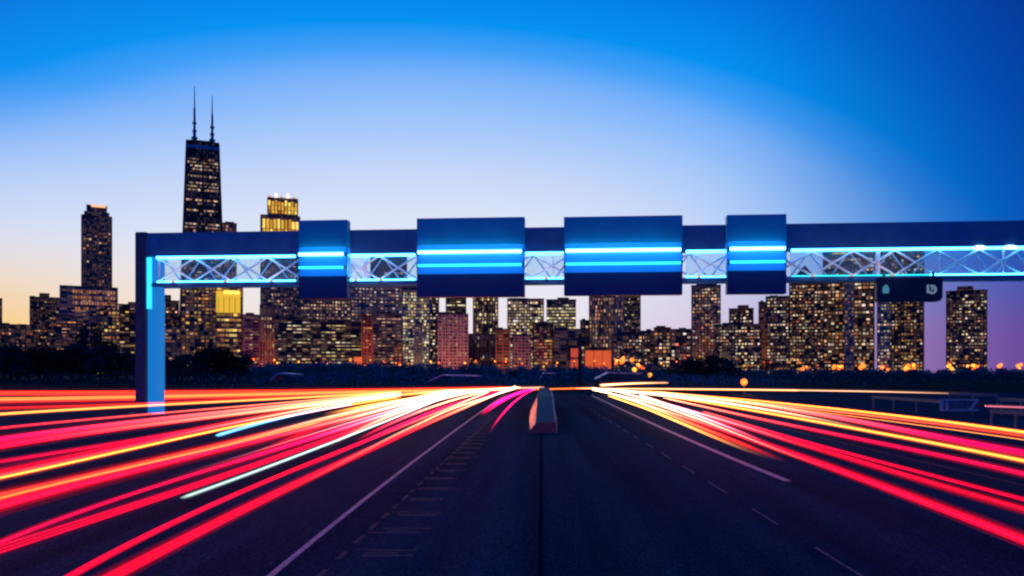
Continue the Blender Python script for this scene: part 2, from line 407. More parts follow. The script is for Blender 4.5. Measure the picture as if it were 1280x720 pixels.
# sign boxes: deep hoods with two tubes of light across a recessed band
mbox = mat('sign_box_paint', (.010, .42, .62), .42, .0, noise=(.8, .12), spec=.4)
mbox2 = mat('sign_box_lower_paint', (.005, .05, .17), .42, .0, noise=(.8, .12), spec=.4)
def sign_box(b, label):
    x0, x1 = gx(b[0]), gx(b[1]); w = x1-x0
    front = -1.15
    cx = (x0+x1)/2
    base = PA + gd*cx
    # front face distance for the picture heights
    Yf = base.y + front
    x0 = x0 + (gx(b[0])-gx(b[0])); 
    zt = CH + (HY-b[2])*Yf/F; zb = CH + (HY-b[3])*Yf/F
    sc_ = Yf/base.y; hw = w/2*sc_
    # keep the same bearing as the photo for the nearer face
    off = -(base.x*(1-sc_))
    r = empty('overhead_sign', (base.x+off, base.y, 0), grz)
    tag(r, label, 'sign', 'blue overhead sign boxes on the gantry')
    za = CH + (HY-(b[2]+34))*Yf/F; zc = CH + (HY-(b[2]+70))*Yf/F
    bm = bmesh.new()
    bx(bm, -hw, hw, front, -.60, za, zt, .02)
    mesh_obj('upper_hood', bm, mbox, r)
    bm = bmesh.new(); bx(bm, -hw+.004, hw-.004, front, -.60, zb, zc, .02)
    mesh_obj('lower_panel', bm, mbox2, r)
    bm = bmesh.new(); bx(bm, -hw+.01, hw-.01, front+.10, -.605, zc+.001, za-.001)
    mesh_obj('light_recess', bm, mat('recess_tube_haze', (.04, .30, .75), .3, emit=(.005, .17, .72), es=.55), r)  # emission imitates the hazy glow of the tubes on the recess
    for s in (-1, 1):
        bm = bmesh.new(); bx(bm, s*hw-(.05 if s > 0 else 0), s*hw+(0 if s > 0 else .05), front, front+.098, zc+.001, za-.001)
        mesh_obj('end_plate', bm, mbox, r)
    for fz, rad, m in ((.74, .085, mat('tube_bright', emit=(.14, .62, 1.0), es=7.5)), (.28, .065, mat('tube_cyan', emit=(.02, .52, 1.0), es=3.2))):
        z = zc+(za-zc)*fz
        bm = bmesh.new(); bar(bm, (-hw+.10, front-.19, z), (hw-.10, front-.19, z), rad, 10)
        tb = mesh_obj('light_tube', bm, m, r)
        for s in (-1, 1):
            bm = bmesh.new(); bx(bm, s*(hw-.075)-.03, s*(hw-.075)+.03, front-.28, front+.1, z-.1, z+.1)
            mesh_obj('tube_holder', bm, mbox2, tb)
    # brackets to the beam
    for s in (-1, 1):
        bm = bmesh.new(); bx(bm, s*hw*.6-.07, s*hw*.6+.07, -.598, -.552, ZB+.2, ZT-.15)
        mesh_obj('bracket', bm, mpost, r)
for b, l in zip(boxes, ('small square blue sign box nearest the left gantry post', 'wide blue sign box just left of the road centre',
                        'widest blue sign box, just right of the median barrier', 'small square blue sign box on the right, beside the twin tall blocks')):
    sign_box(b, l)
# small black rounded panel with two glowing symbols under the chord
Yp = (PA + gd*gx(1137)).y - .7
r = empty('lane_panel', (0, 0, 0)); tag(r, 'black rounded panel with two small glowing symbols under the gantry', 'sign')
c = at(1137, 362, Yp); r.location = (c.x, c.y, c.z); r.rotation_euler = (0, 0, grz)
W2, H2 = 40*Yp/F, 15.2*Yp/F
bm = bmesh.new(); pts = []
rad = .28
for cx_, cz_, a0 in ((W2-rad, H2-.1, 0), (-W2+.1, H2-.1, 90), (-W2+.1, -H2+.1, 180), (W2-rad, -H2+rad, 270)):
    rr_ = rad if (cx_ > 0 and cz_ < 0) else .1
    for k in range(6):
        a = R(a0+k*18); pts.append(((W2-rr_ if cx_ > 0 else -W2+rr_)+rr_*math.cos(a), (H2-rr_ if cz_ > 0 else -H2+rr_)+rr_*math.sin(a)))
prism(bm, pts, 0, .3)
mesh_obj('housing', bm, mat('panel_black', (.012, .016, .035), .35), r)
k = Yp/F
bm = bmesh.new()   # drop shaped symbol
prism(bm, [(-29*k+dx*k, dz*k) for dx, dz in ((-3.4, -4.5), (3.4, -4.5), (4.2, 0), (3, 4), (.5, 7), (-3, 4), (-4.2, 0))], -.03, -.004)
mesh_obj('symbol', bm, mat('symbol_teal', emit=(.09, .38, .55), es=.5), r)
bm = bmesh.new()   # ring with a tick and an upright bar
n = 20; cx_ = 27*k
ro, ri = 5.8*k, 3.0*k
vo = [[bm.verts.new((cx_+rad_*math.cos(R(a*18-150)), yy, rad_*math.sin(R(a*18-150)))) for a in range(16)] for rad_, yy in ((ro, -.03), (ri, -.03), (ri, -.004), (ro, -.004))]
for a in range(15):
    for q in range(4): bm.faces.new((vo[q][a], vo[q][a+1], vo[(q+1) % 4][a+1], vo[(q+1) % 4][a]))
bx(bm, cx_-6.4*k, cx_-3.6*k, -.033, -.002, -4.5*k, 6*k)
prism(bm, [(cx_-1.5*k, 1*k), (cx_+2.6*k, 4*k), (cx_+1.2*k, .2*k), (cx_-.4*k, -1.4*k)], -.03, -.004)
bmesh.ops.recalc_face_normals(bm, faces=bm.faces)
mesh_obj('symbol', bm, mat('symbol_white', emit=(.34, .52, .82), es=.35), r)
for s in (-1, 1):
    bm = bmesh.new(); bx(bm, s*1.2-.05, s*1.2+.05, .1, .2, H2-.02, H2+.3)
    mesh_obj('hanger', bm, mpost, r)

# ------------------------------------------------------------------ buildings
def facade(name, wall, glass, cw=4.2, ch=3.6, glow=(.11, .055, .032)):
    m = bpy.data.materials.new(name); m.use_nodes = True; t = m.node_tree; b = t.nodes['Principled BSDF']
    o = t.nodes.new('ShaderNodeTexCoord'); s = t.nodes.new('ShaderNodeSeparateXYZ'); t.links.new(o.outputs['Object'], s.inputs[0])
    ad = t.nodes.new('ShaderNodeMath'); ad.operation = 'ADD'; t.links.new(s.outputs[0], ad.inputs[0]); t.links.new(s.outputs[1], ad.inputs[1])
    cb = t.nodes.new('ShaderNodeCombineXYZ'); t.links.new(ad.outputs[0], cb.inputs[0]); t.links.new(s.outputs[2], cb.inputs[1])
    br_ = t.nodes.new('ShaderNodeTexBrick'); br_.offset = 0; br_.inputs['Scale'].default_value = 1
    br_.inputs['Brick Width'].default_value = cw; br_.inputs['Row Height'].default_value = ch
    br_.inputs['Mortar Size'].default_value = .55; br_.inputs['Mortar Smooth'].default_value = .1
    br_.inputs['Color1'].default_value = (*glass, 1); br_.inputs['Color2'].default_value = (*[c*2.0 for c in glass], 1)
    br_.inputs['Mortar'].default_value = (*wall, 1)
    t.links.new(cb.outputs[0], br_.inputs['Vector']); t.links.new(br_.outputs[0], b.inputs['Base Color'])
    b.inputs['Roughness'].default_value = .7; b.inputs['Specular IOR Level'].default_value = .2
    # faint random emission per pane, added to warm the dark walls
    b2 = t.nodes.new('ShaderNodeTexBrick'); b2.offset = 0; b2.inputs['Scale'].default_value = 1
    b2.inputs['Brick Width'].default_value = cw; b2.inputs['Row Height'].default_value = ch
    b2.inputs['Mortar Size'].default_value = .55; b2.inputs['Bias'].default_value = -.25
    b2.inputs['Color1'].default_value = (0, 0, 0, 1); b2.inputs['Color2'].default_value = (*glow, 1); b2.inputs['Mortar'].default_value = (0, 0, 0, 1)
    t.links.new(cb.outputs[0], b2.inputs['Vector']); t.links.new(b2.outputs[0], b.inputs['Emission Color']); b.inputs['Emission Strength'].default_value = 1
    return m
VAR = [(4.2, 3.6), (9.0, 3.8), (3.2, 8.0), (6.0, 5.2)]
FA = {'plum': ('facade_plum_stone', (.32, .17, .14), (.02, .02, .03)),
      'brown': ('facade_brown_stone', (.38, .20, .15), (.025, .02, .025)),
      'dark': ('facade_dark_glass', (.085, .055, .055), (.012, .014, .02)),
      'black': ('facade_black_steel', (.05, .045, .06), (.012, .012, .02), 4.6, 4.2, (.035, .025, .03)),
      'pink': ('facade_pink_granite', (.62, .30, .28), (.03, .025, .03)),
      'pale': ('facade_pale_concrete', (.42, .36, .33), (.03, .03, .04)),
      'brick': ('facade_red_brick', (.36, .11, .06), (.03, .02, .02)),
      'teal': ('facade_teal_glass', (.05, .07, .08), (.015, .022, .03))}
FM = {}
for k_, a_ in FA.items():
    a_ = list(a_)
    FM[k_] = facade(*a_)
    for q_, (cw__, ch__) in enumerate(VAR[1:]):
        b_ = a_[:3]+[cw__, ch__]+a_[5:]
        FM[k_+str(q_+1)] = facade(*([b_[0]+'_'+('ribbon', 'ribbed', 'gridded')[q_]]+b_[1:]))
mroof = mat('roof_felt', (.04, .038, .045), .9, noise=(.1, .3))
PAL = {'cream': (1, .66, .36), 'yellow': (1, .70, .22), 'orange': (1, .36, .10), 'pink': (1, .46, .28), 'white': (1, .80, .66),
       'pale': (1, .86, .52), 'gold': (1, .60, .10), 'red': (1, .16, .08)}
WM = {}
def wmesh(col, lvl):
    k = (col, lvl)
    if k not in WM:
        bm = bmesh.new(); bmesh.ops.create_cube(bm, size=1)
        me = bpy.data.meshes.new('lit_window'); bm.to_mesh(me); bm.free()
        me.materials.append(mat('glow_%s_%d' % (col, int(lvl*100)), (.03, .03, .03), emit=PAL[col], es=lvl))
        WM[k] = me
    return WM[k]
LV = (.12, .26, .48, .85, 1.35)
nwin = 0
def windows(root, Wd, Hd, px, pal, p=.45, cw=3.9, ch=4.0, ww=2.5, wh=1.9, z0=0, yof=0, bright=1.0, rows=None, xr=None, taper=None, clusters=True, cap=100, top_dark=0):
    """lit windows on the front face; sizes in picture pixels, px = metres per picture pixel"""
    global nwin
    cw_, ch_ = cw*px, ch*px
    xa, xb = xr or (-Wd/2, Wd/2)
    nc = max(1, int((xb-xa-.6*px)/cw_)); nr = max(1, int((Hd-z0-1.2*px)/ch_))
    mx = (xb-xa-nc*cw_)/2
    out = []
    for j in range(nr):
        z = z0+(j+.5)*ch_+.4*px
        if rows is not None: pr = rows(j/nr)
        else: pr = p*random.choice((.5, .8, 1, 1.1, 1.4))
        run = 0
        for i in range(nc):
            if clusters and run > 0: run -= 1; lit = True
            else:
                lit = random.random() < pr
                if lit and clusters and random.random() < .22: run = random.randint(1, 3)
            if lit:
                x = xa+mx+(i+.5)*cw_
                lv = random.choices(LV, (2.2, 3, 3, 2, .8))[0]*bright
                w_ = ww*px*random.uniform(.65, 1.3); h_ = wh*px*random.uniform(.8, 1.3)
                out.append((w_*h_, x+random.uniform(-.15, .15)*cw_, z, w_, h_, random.choice(pal), round(lv, 2)))
    out.sort(key=lambda t: -t[0])
    def pos(x, z):
        if taper:
            f_ = 1-(1-taper[0])*z/Hd; return x*f_, yof+taper[1]*z/Hd
        return x, yof
    for a, x, z, w_, h_, c, lv in out[:cap]:
        o = bpy.data.objects.new('lit_window', wmesh(c, lv)); COL.objects.link(o); o.parent = root
        X, Y = pos(x, z)
        o.location = (X, Y-.05, z); o.scale = (w_, .3, h_); nwin += 1
    rest = out[cap:]
    if rest:
        by = {}
        me = None; bm = bmesh.new(); mats = []
        for a, x, z, w_, h_, c, lv in rest:
            mt = wmesh(c, lv).materials[0]
            if mt not in mats: mats.append(mt)
            X, Y = pos(x, z); nf = len(bm.faces)
            box(bm, (X, Y-.05, z), (w_, .3, h_)); bm.faces.ensure_lookup_table()
            for f in bm.faces[nf:]: f.material_index = mats.index(mt)
        tag(mesh_obj('further_lit_windows', bm, mats, root), kind='stuff')

def building(L, Rr, top, Y, style, label, pal=('cream', 'pale', 'white'), name='tower_block', cat='building', depth=None, bumps=(), cut=0, win=True, fins=0, group=None, **kw):
    px = Y/F
    vr = random.Random(int(L*7+top*3)); var = vr.choice((0, 1, 1, 2, 3, 0)) if L < 790 else vr.choice((0, 0, 0, 3))
    fm = FM[style+(str(var) if var else '')]
    if 'cw' not in kw and 'rows' not in kw:
        kw['cw'], kw['ww'] = ((3.9, 2.4), (6.2, 4.9), (3.4, 1.6), (4.8, 3.3))[var]
        if 'ch' not in kw: kw['ch'], kw['wh'] = ((4.0, 1.8), (4.2, 1.3), (4.8, 3.0), (4.4, 2.2))[var]
    c = at((L+Rr)/2, HY, Y); Wd = (Rr-L)*px; Hd = (HY-top)*px+CH
    D = depth or max(18, Wd*.8)
    th = math.atan2(c.x, Y); root = empty(name, (c.x, Y, 0), -th); root.scale = (math.cos(th), 1, 1); tag(root, label, cat, group)
    bm = bmesh.new()
    h = Wd/2
    if cut: k_ = cut*px; pts = [(-h+k_, 0), (h-k_, 0), (h, k_), (h, D), (-h, D), (-h, k_)]
    else: pts = [(-h, 0), (h, 0), (h, D), (-h, D)]
    plan(bm, pts, 0, Hd)
    mesh_obj('wall', bm, fm, root)
    # roof slab with parapet, set proud
    bm = bmesh.new()
    e = .35
    bx(bm, -h-e, h+e, -e, D+e, Hd+.003, Hd+1.0)
    rf = mesh_obj('roof', bm, mroof, root)
    for (a, b_, t_) in bumps:
        xa, xb = (a-(L+Rr)/2)*px, (b_-(L+Rr)/2)*px
        bm = bmesh.new(); bx(bm, xa, xb, D*.15, D*.7, Hd+1.003, (HY-t_)*px+CH)
        mesh_obj('plant_room', bm, FM[style], rf)
    if not bumps:
        bm = bmesh.new(); bw = Wd*random.uniform(.15, .3); xo = random.uniform(-.2, .2)*Wd
        bx(bm, xo-bw, xo+bw*.6, D*.3, D*.7, Hd+1.003, Hd+1+random.uniform(1.5, 3.2)*px)
        mesh_obj('plant_room', bm, mroof, rf)
    if fins:
        n = max(2, int((Rr-L)/fins))
        bm = bmesh.new()
        for i in range(n+1):
            x = -h+Wd*i/n; bx(bm, x-.5*px, x+.5*px, -1.4, .3, 0, Hd-.4)
        mesh_obj('pier', bm, mat('pier_'+style, tuple(v*1.1 for v in {'brick': (.36, .14, .09), 'pink': (.42, .25, .24), 'pale': (.4, .34, .3), 'plum': (.17, .11, .12), 'brown': (.2, .13, .1), 'dark': (.05, .05, .06)}.get(style, (.1, .09, .1))), .8), root)
    if win: windows(root, Wd, Hd, px, pal, **kw)
    if Y < 1110 and win and top < 425 and name != 'slab':     # lit shop floors and car decks near the ground
        zz = 3*px
        while zz < 24*px:
            if vr.random() < .6:
                x = -Wd/2+2*px
                while x < Wd/2-4*px:
                    w_ = vr.uniform(1.5, 5)*px
                    if vr.random() < .30:
                        o = bpy.data.objects.new('lit_shop_window', wmesh(vr.choice(('orange', 'red', 'gold', 'orange')), vr.choice((.22, .42, .75)))); COL.objects.link(o); o.parent = root
                        o.location = (x+w_/2, -.25, zz); o.scale = (w_, .3, vr.uniform(1.4, 2.4)*px)
                    x += w_+1.2*px
            zz += 4.2*px
    return root, px, Wd, Hd, D

def flood(px_, py_, Y, power, col=(1, .30, .07), r=2.0):
    l = bpy.data.lights.new('flood_light', 'POINT'); l.energy = power*.42; r = 6; l.color = col; l.shadow_soft_size = r
    o = bpy.data.objects.new('flood_light', l); COL.objects.link(o); o.location = at(px_, py_, Y)

# far left
building(-28, 3, 373, 1000, 'dark', 'dark slab cut off by the left edge of the picture', p=.12, pal=('orange', 'pink'))
building(-30, 42, 406, 900, 'brick', 'low brick block at the far left behind dark trees', name='low_block', p=.45, pal=('red', 'orange', 'pink'), z0=8, ch=5, cw=4.4, bright=.6, bumps=((-5, 12, 403), (22, 34, 404)))
building(37, 76, 372, 1150, 'dark', 'dark square block left of the wide arcaded building', p=.16, pal=('orange', 'cream'), bumps=((49, 62, 366), (38, 44, 370)), bright=.7)
# slender tower with lit crown, far left
r_, px, Wd, Hd, D = building(102, 140, 270, 1400, 'brown', 'slender brown tower with a notched crown and peach lamps, standing far left', name='crowned_tower', p=.16, cut=5, pal=('pink', 'cream', 'orange'), fins=6.3, z0=120, bright=.55, bumps=((105, 137, 264),))
bm = bmesh.new(); bx(bm, -13*px, 13*px, 4, 24, Hd+1.01, Hd+14*px); mesh_obj('crown', bm, FM['plum'], r_)
bm = bmesh.new(); bx(bm, -7*px, 11*px, 2.5, 3.9, Hd+11.5*px, Hd+14*px); mesh_obj('crown_light', bm, mat('peach_lamp', emit=(1, .50, .25), es=1.3), r_)
for dx in (-9, -3, 4, 10):
    bm = bmesh.new(); bar(bm, (dx*px, 6, Hd+13.5*px), (dx*px, 6, Hd+17*px), 1.0, 8, .3); mesh_obj('crown_finial', bm, mat('peach_lamp'), r_)
# wide arcaded building
r_, px, Wd, Hd, D = building(75, 148, 359, 1000, 'pink', 'wide pink stone building with lit arcades below the slender tower', name='arcaded_building', p=.25, pal=('pink', 'orange', 'cream'), z0=14, bumps=((80, 145, 357),), bright=.5)
for j, (yy, pr) in enumerate(((365, .9), (372, .9), (379, .95), (386, .5))):
    for i in range(16):
        if random.random() > pr: continue
        xx = 92+i*3.4
        o = bpy.data.objects.new('arcade_window', wmesh(random.choice(('orange', 'pink', 'orange')), random.choice((.22, .42, .42)))); COL.objects.link(o); o.parent = r_
        o.location = ((xx-111.5)*px, -.1, (HY-yy)*px+CH); o.scale = (2.2*px, .3, 3.6*px)
building(70, 104, 396, 960, 'plum', 'low plum block in front of the arcaded building, left half', name='low_block', p=.4, pal=('orange', 'pink'), bright=.6)
building(148, 176, 381, 1040, 'dark', 'dark block right of the arcaded building, before the gantry post', p=.35, pal=('gold', 'cream', 'yellow'), bumps=((160, 174, 377),))
building(120, 150, 388, 930, 'brown', 'brown block with gold windows at the right foot of the arcaded building', name='low_block', p=.6, pal=('gold', 'orange', 'yellow'), bright=.8)
building(186, 224, 376, 1100, 'dark', 'dark block seen just inside the left gantry post', p=.2, pal=('pink', 'cream'), bumps=((205, 214, 368),))
building(176, 226, 408, 900, 'plum', 'low plum block beside the foot of the tapering tower', name='low_block', p=.35, pal=('pink', 'orange', 'cream'), bright=.6)

# the tapering black tower with twin masts
Y = 1150; px = Y/F
c = at(253.5, HY, Y); Hd = (HY-176)*px+CH
th = math.atan2(c.x, Y); root = empty('tapering_tower', (c.x, Y, 0), -th); root.scale = (math.cos(th), 1, 1); tag(root, 'tallest black tapering tower with cross braces and two white masts', 'skyscraper')
wb, wt = 31*px, 20.3*px; Dp = 36*px*.9; tk = 6.0
bm = bmesh.new(); plan(bm, [(-wb, 0), (wb, 0), (wb, Dp), (-wb, Dp)], 0, Hd, [(-wt, tk), (wt, tk), (wt, Dp-tk), (-wt, Dp-tk)])
mesh_obj('wall', bm, FM['black'], root)
bm = bmesh.new()
def sp(fx, z): f_ = 1-(1-wt/wb)*z/Hd; return (fx*wb*f_, tk*z/Hd-.5, z)
zs = [Hd*v for v in (.0, .2, .38, .55, .71, .86, 1.0)]
for a, b in zip(zs, zs[1:]):
    bar(bm, sp(-1, a), sp(1, b), 1.3, 4); bar(bm, sp(1, a), sp(-1, b), 1.3, 4); bar(bm, sp(-1, b), sp(1, b), 1.1, 4)
for s in (-1, 0, 1): bar(bm, sp(s, 0), sp(s, Hd), 1.2, 4)
mesh_obj('cross_bracing', bm, mat('black_steel', (.03, .03, .042), .5, .3), root)
bm = bmesh.new(); bx(bm, -wt-.6, wt+.6, tk-1.5, Dp-tk+1.5, Hd-9*px, Hd-5*px); mesh_obj('crown_band', bm, mat('crown_band_glass', (.16, .24, .42), .3), root)
bm = bmesh.new(); bx(bm, -wt*.75, wt*.62, tk+6, Dp-tk-6, Hd+.003, Hd+3.2*px); mesh_obj('plant_room', bm, mat('black_steel'), root)
for dx, ty in ((-10.5, 104), (12, 113)):
    x = dx*px; z0 = Hd; z1 = (HY-ty)*px+CH; L = z1-z0
    bm = bmesh.new(); yy = Dp*.5
    bar(bm, (x, yy, z0), (x, yy, z0+L*.25), 2.6, 8, 2.2); bar(bm, (x, yy, z0+L*.25), (x, yy, z0+L*.62), 1.9, 8, 1.5); bar(bm, (x, yy, z0+L*.62), (x, yy, z1), 1.0, 8, .5)
    for q in (.08, .2, .34): bar(bm, (x, yy, z0+L*q), (x, yy, z0+L*q+2.5), 4.6 if q < .1 else 3.2, 8)
    mesh_obj('mast', bm, mat('mast_paint', (.17, .21, .33), .6), root)
def hrow(t):
    return random.choice((.0, .12, .35, .75, .8)) if t > .35 else .5
windows(root, wb*2-5*px, Hd-12*px, px, ('cream', 'pink', 'white', 'cream'), cw=3.3, ch=4.3, ww=2.6, wh=1.9, rows=hrow, taper=(wt/wb, tk), yof=-.25, bright=.62, z0=70)
building(266, 296, 279, 1300, 'plum', 'plum block peeping over the beam right of the tapering tower', p=.5, pal=('pink', 'orange', 'cream'), bumps=((281, 293, 276),), bright=.5, z0=100)
# block with the yellow lit attic
r_, px, Wd, Hd, D = building(227, 271, 352, 1050, 'brown', 'brown block at the foot of the tapering tower, left of the yellow attic', p=.5, pal=('gold', 'orange', 'cream'), bright=.6)
r_, px, Wd, Hd, D = building(269, 304, 352, 1000, 'brown', 'brown office block with a big yellow glowing attic', p=.75, pal=('gold', 'yellow', 'orange'), z0=20, ch=6.4, wh=2.6, cw=5, ww=4.6, bright=.8, top_dark=1, bumps=((275, 298, 349),))
bm = bmesh.new(); bx(bm, -16.3*px, 14.5*px, -1.4, -.35, (HY-391)*px+CH, (HY-364)*px+CH)
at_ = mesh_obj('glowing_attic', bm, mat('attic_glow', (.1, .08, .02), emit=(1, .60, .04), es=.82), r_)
bm = bmesh.new()
for i in range(5): bx(bm, (-14+i*7.0)*px, (-13.4+i*7)*px, -1.75, -1.41, (HY-391)*px+CH, (HY-371)*px+CH)
mesh_obj('mullion', bm, mat('black_steel'), at_)
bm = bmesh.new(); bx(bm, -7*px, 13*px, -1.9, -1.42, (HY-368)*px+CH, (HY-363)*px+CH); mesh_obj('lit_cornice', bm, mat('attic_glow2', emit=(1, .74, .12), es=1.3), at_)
building(303, 326, 394, 980, 'pink', 'small rosy block with red lit base between two tall towers', name='low_block', p=.35, pal=('cream', 'pink'), z0=30, bright=.6)
flood(312, 455, 940, 30000, (1, .12, .10)); flood(300, 455, 950, 15000, (1, .1, .12))
# lit crown tower
r_, px, Wd, Hd, D = building(326, 375, 270, 1200, 'plum', 'plum tower with floodlit yellow crown and lanterns', name='lantern_tower', p=.22, pal=('pink', 'cream', 'white'), z0=30, bright=.5, bumps=((334, 373, 246),), fins=12)
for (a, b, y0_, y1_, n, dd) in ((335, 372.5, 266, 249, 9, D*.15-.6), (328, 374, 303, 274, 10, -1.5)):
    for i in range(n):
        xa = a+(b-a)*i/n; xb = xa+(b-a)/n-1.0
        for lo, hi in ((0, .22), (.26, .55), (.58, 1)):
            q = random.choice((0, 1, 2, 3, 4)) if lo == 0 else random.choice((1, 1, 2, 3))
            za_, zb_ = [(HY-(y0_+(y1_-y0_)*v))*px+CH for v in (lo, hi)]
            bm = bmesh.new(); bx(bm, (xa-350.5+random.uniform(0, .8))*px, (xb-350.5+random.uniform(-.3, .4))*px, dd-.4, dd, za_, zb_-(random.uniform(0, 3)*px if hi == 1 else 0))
            mesh_obj('floodlit_bay_glow', bm, mat('crown_glow_%d' % q, (.1, .08, .02), emit=((.9, .35, .03), (1, .56, .05), (1, .70, .14), (1, .46, .03), (.7, .22, .04))[q], es=(.3, .8, 1.15, .6, .12)[q]), r_)  # floodlight on the crown put in as emission of the bays
for x_ in (337, 345, 352, 360, 368):
    bm = bmesh.new(); z = (HY-246)*px+CH
    bar(bm, ((x_-350.5)*px, 12, z), ((x_-350.5)*px, 12, z+(6.5 if x_ in (345, 360) else 3.5)*px), 2.6, 8, .6)
    mesh_obj('lantern', bm, mat('lantern_glow' if x_ in (345, 360) else 'lantern_dim', emit=(1, .66, .32) if x_ in (345, 360) else (1, .34, .08), es=2.4 if x_ in (345, 360) else .8), r_)
building(325, 352, 382, 960, 'brown', 'brown block with an orange lit base under the lantern tower', name='low_block', p=.2, pal=('cream',), fins=7)
flood(338, 452, 935, 30000); flood(341, 430, 950, 9000)
building(344, 392, 398, 940, 'dark', 'dark block with scattered white windows under the first sign box', p=.42, pal=('white', 'cream', 'pale'), bumps=((348, 370, 394),))
building(374, 440, 372, 1080, 'brown', 'broad brown block thick with pinkish windows under the first sign box', p=.62, pal=('cream', 'pink', 'cream'), bright=.75)
building(388, 452, 402, 930, 'dark', 'low dark slab left of the orange lit stair tower', p=.42, pal=('cream', 'pale', 'yellow'), bright=.85)
building(463, 509, 302, 1350, 'black', 'black tower seen through the bracing right of the first sign box', p=.12, pal=('white', 'pink'))
building(437, 523, 358, 1180, 'pale', 'pale block close under the chord right of the first sign box', p=.6, pal=('white', 'pink', 'white'), bright=.55, cw=4.6)
r_, px, Wd, Hd, D = building(452, 466, 396, 900, 'brick', 'narrow orange lit stair tower beside a low glowing hall', name='stair_tower', p=.3, pal=('orange',), fins=5)
bm = bmesh.new(); bx(bm, -16*px, -6.5*px, -3, 8, 8, 20); mesh_obj('glowing_hall', bm, mat('hall_glow', emit=(1, .15, .03), es=.85), r_)
flood(460, 452, 880, 26000, (1, .22, .05)); flood(459, 425, 885, 12000, (1, .25, .06))
building(464, 502, 392, 960, 'plum', 'plum block with pink windows right of the stair tower', p=.5, pal=('pink', 'cream', 'pink'), bright=.6)
building(492, 503, 428, 890, 'brick', 'thin brick annexe with red lit floors', name='low_block', p=.85, pal=('red', 'orange', 'pink'), bright=.8, z0=4)
building(502, 538, 362, 1020, 'pale', 'cream block crowded with lit windows under the second sign box', cw=3.3, ww=2.6, ch=3.8, wh=2.4, p=.92, pal=('pale', 'cream', 'pale', 'yellow'), bright=.85, clusters=True)
building(518, 528, 405, 930, 'pale', 'narrow ochre slab with glowing vertical ribs', p=.9, pal=('gold', 'yellow'), name='slab', fins=2.5, bright=.45)
flood(523, 455, 905, 12000, (1, .6, .15))
building(536, 549, 366, 1070, 'dark', 'dark narrow tower right of the cream block', p=.4, pal=('cream', 'white'))
building(557, 583, 364, 1120, 'dark', 'dark tower between two slots of sky under the second sign box', p=.55, pal=('cream', 'pale'))
r_, px, Wd, Hd, D = building(547.5, 585, 393, 900, 'pink', 'rose brick block with tall piers lit orange from below', name='pier_block', fins=6, p=.3, pal=('orange', 'pink', 'cream'), bright=.5)
flood(558, 456, 868, 36000, (1, .28, .10)); flood(577, 456, 868, 30000, (1, .26, .09)); flood(560, 425, 862, 34000, (1, .46, .28))
building(591, 623, 366, 1100, 'dark', 'dark tower stepping down to the right under the second sign box', p=.65, pal=('pale', 'cream', 'yellow'), bumps=((593, 614, 362),))
building(585, 624, 418, 920, 'black', 'low black block in front of the stepped tower', name='low_block', p=.12, pal=('white', 'cream'))
building(620, 637, 412, 900, 'brick', 'small brick block with orange lit front', name='low_block', p=.4, pal=('orange', 'pink'), bright=.5, fins=9)
flood(628, 452, 880, 22000, (1, .26, .07)); flood(630, 430, 880, 9000, (1, .28, .08))
building(634, 680, 374, 1050, 'teal', 'dark glass block full of lights, left of the roof notch', cw=3.4, ww=2.6, ch=3.8, wh=2.3, p=.8, pal=('pale', 'cream', 'yellow', 'white'), bright=.9, bumps=((636, 660, 372),))
building(683, 720, 375, 1060, 'teal', 'dark glass block with long bright floors, right of the roof notch', rows=lambda t: .97 if .45 < t < .93 else .4, cw=3, ww=3.0, pal=('pale', 'yellow', 'pale'), bright=.95, cut=3, p=.7)
building(640, 664, 420, 910, 'pink', 'pinkish low block between the towers', name='low_block', p=.22, pal=('pink',), bright=.4)
flood(650, 452, 885, 12000, (1, .35, .2))
building(666, 692, 404, 905, 'dark', 'dark block with stacked red and green floors', name='office_block', rows=lambda t: .9 if t < .7 else .4, pal=('orange', 'red', 'gold', 'pink'), p=.7, bright=.7, cw=3.2, ww=3)
building(692, 727, 412, 900, 'plum', 'blank plum block with a dark flat roof', name='low_block', p=.04, pal=('orange',))
building(725, 737, 401, 990, 'dark', 'narrow dark tower left of the orange hall', p=.15, pal=('cream',))
r_, px, Wd, Hd, D = building(708, 727, 426, 870, 'brick', 'small hall with two red glowing openings', name='hall', win=False)
for z0_, z1_ in ((8, 20), (22, 34)):
    bm = bmesh.new(); bx(bm, -4*px, 7.5*px, -1, -.35, z0_*px, z1_*px*.97); mesh_obj('glowing_opening', bm, mat('red_hall_glow', emit=(.8, .10, .05), es=.65), r_)
r_, px, Wd, Hd, D = building(730, 765, 436, 870, 'brick', 'low hall with orange uplight put into its glowing front', name='hall', win=False, bumps=((734, 744, 434), (750, 757, 434)))
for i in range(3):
    bm = bmesh.new(); bx(bm, (-16+i*11)*px, (-5.6+i*11)*px, -1, -.35, 2, Hd-2); mesh_obj('uplight_front', bm, mat('orange_hall_glow', emit=(.9, .13, .03), es=.75), r_)  # orange uplight on the facade put in as emission
building(736, 768, 358, 1090, 'brown', 'brown tower with scattered windows, left half under the third sign box', p=.5, pal=('cream', 'pink', 'orange'), bright=.7)
building(768, 780, 352, 1085, 'pink', 'pale pink strip tower between two dark ones', p=.55, pal=('pink', 'cream'), bright=.75)
building(780, 801, 358, 1090, 'dark', 'dark tower with bluish windows at the right end of the third sign box', p=.4, pal=('white', 'cream'), bright=.6)
building(765, 804, 418, 940, 'teal', 'low dark block behind the orange street lights', name='low_block', p=.35, pal=('cream', 'orange', 'white'))
building(800, 818, 414, 1040, 'dark', 'small dark block right of the tall towers', p=.35, pal=('white', 'cream', 'pink'), name='low_block', bumps=((808, 814, 411),))
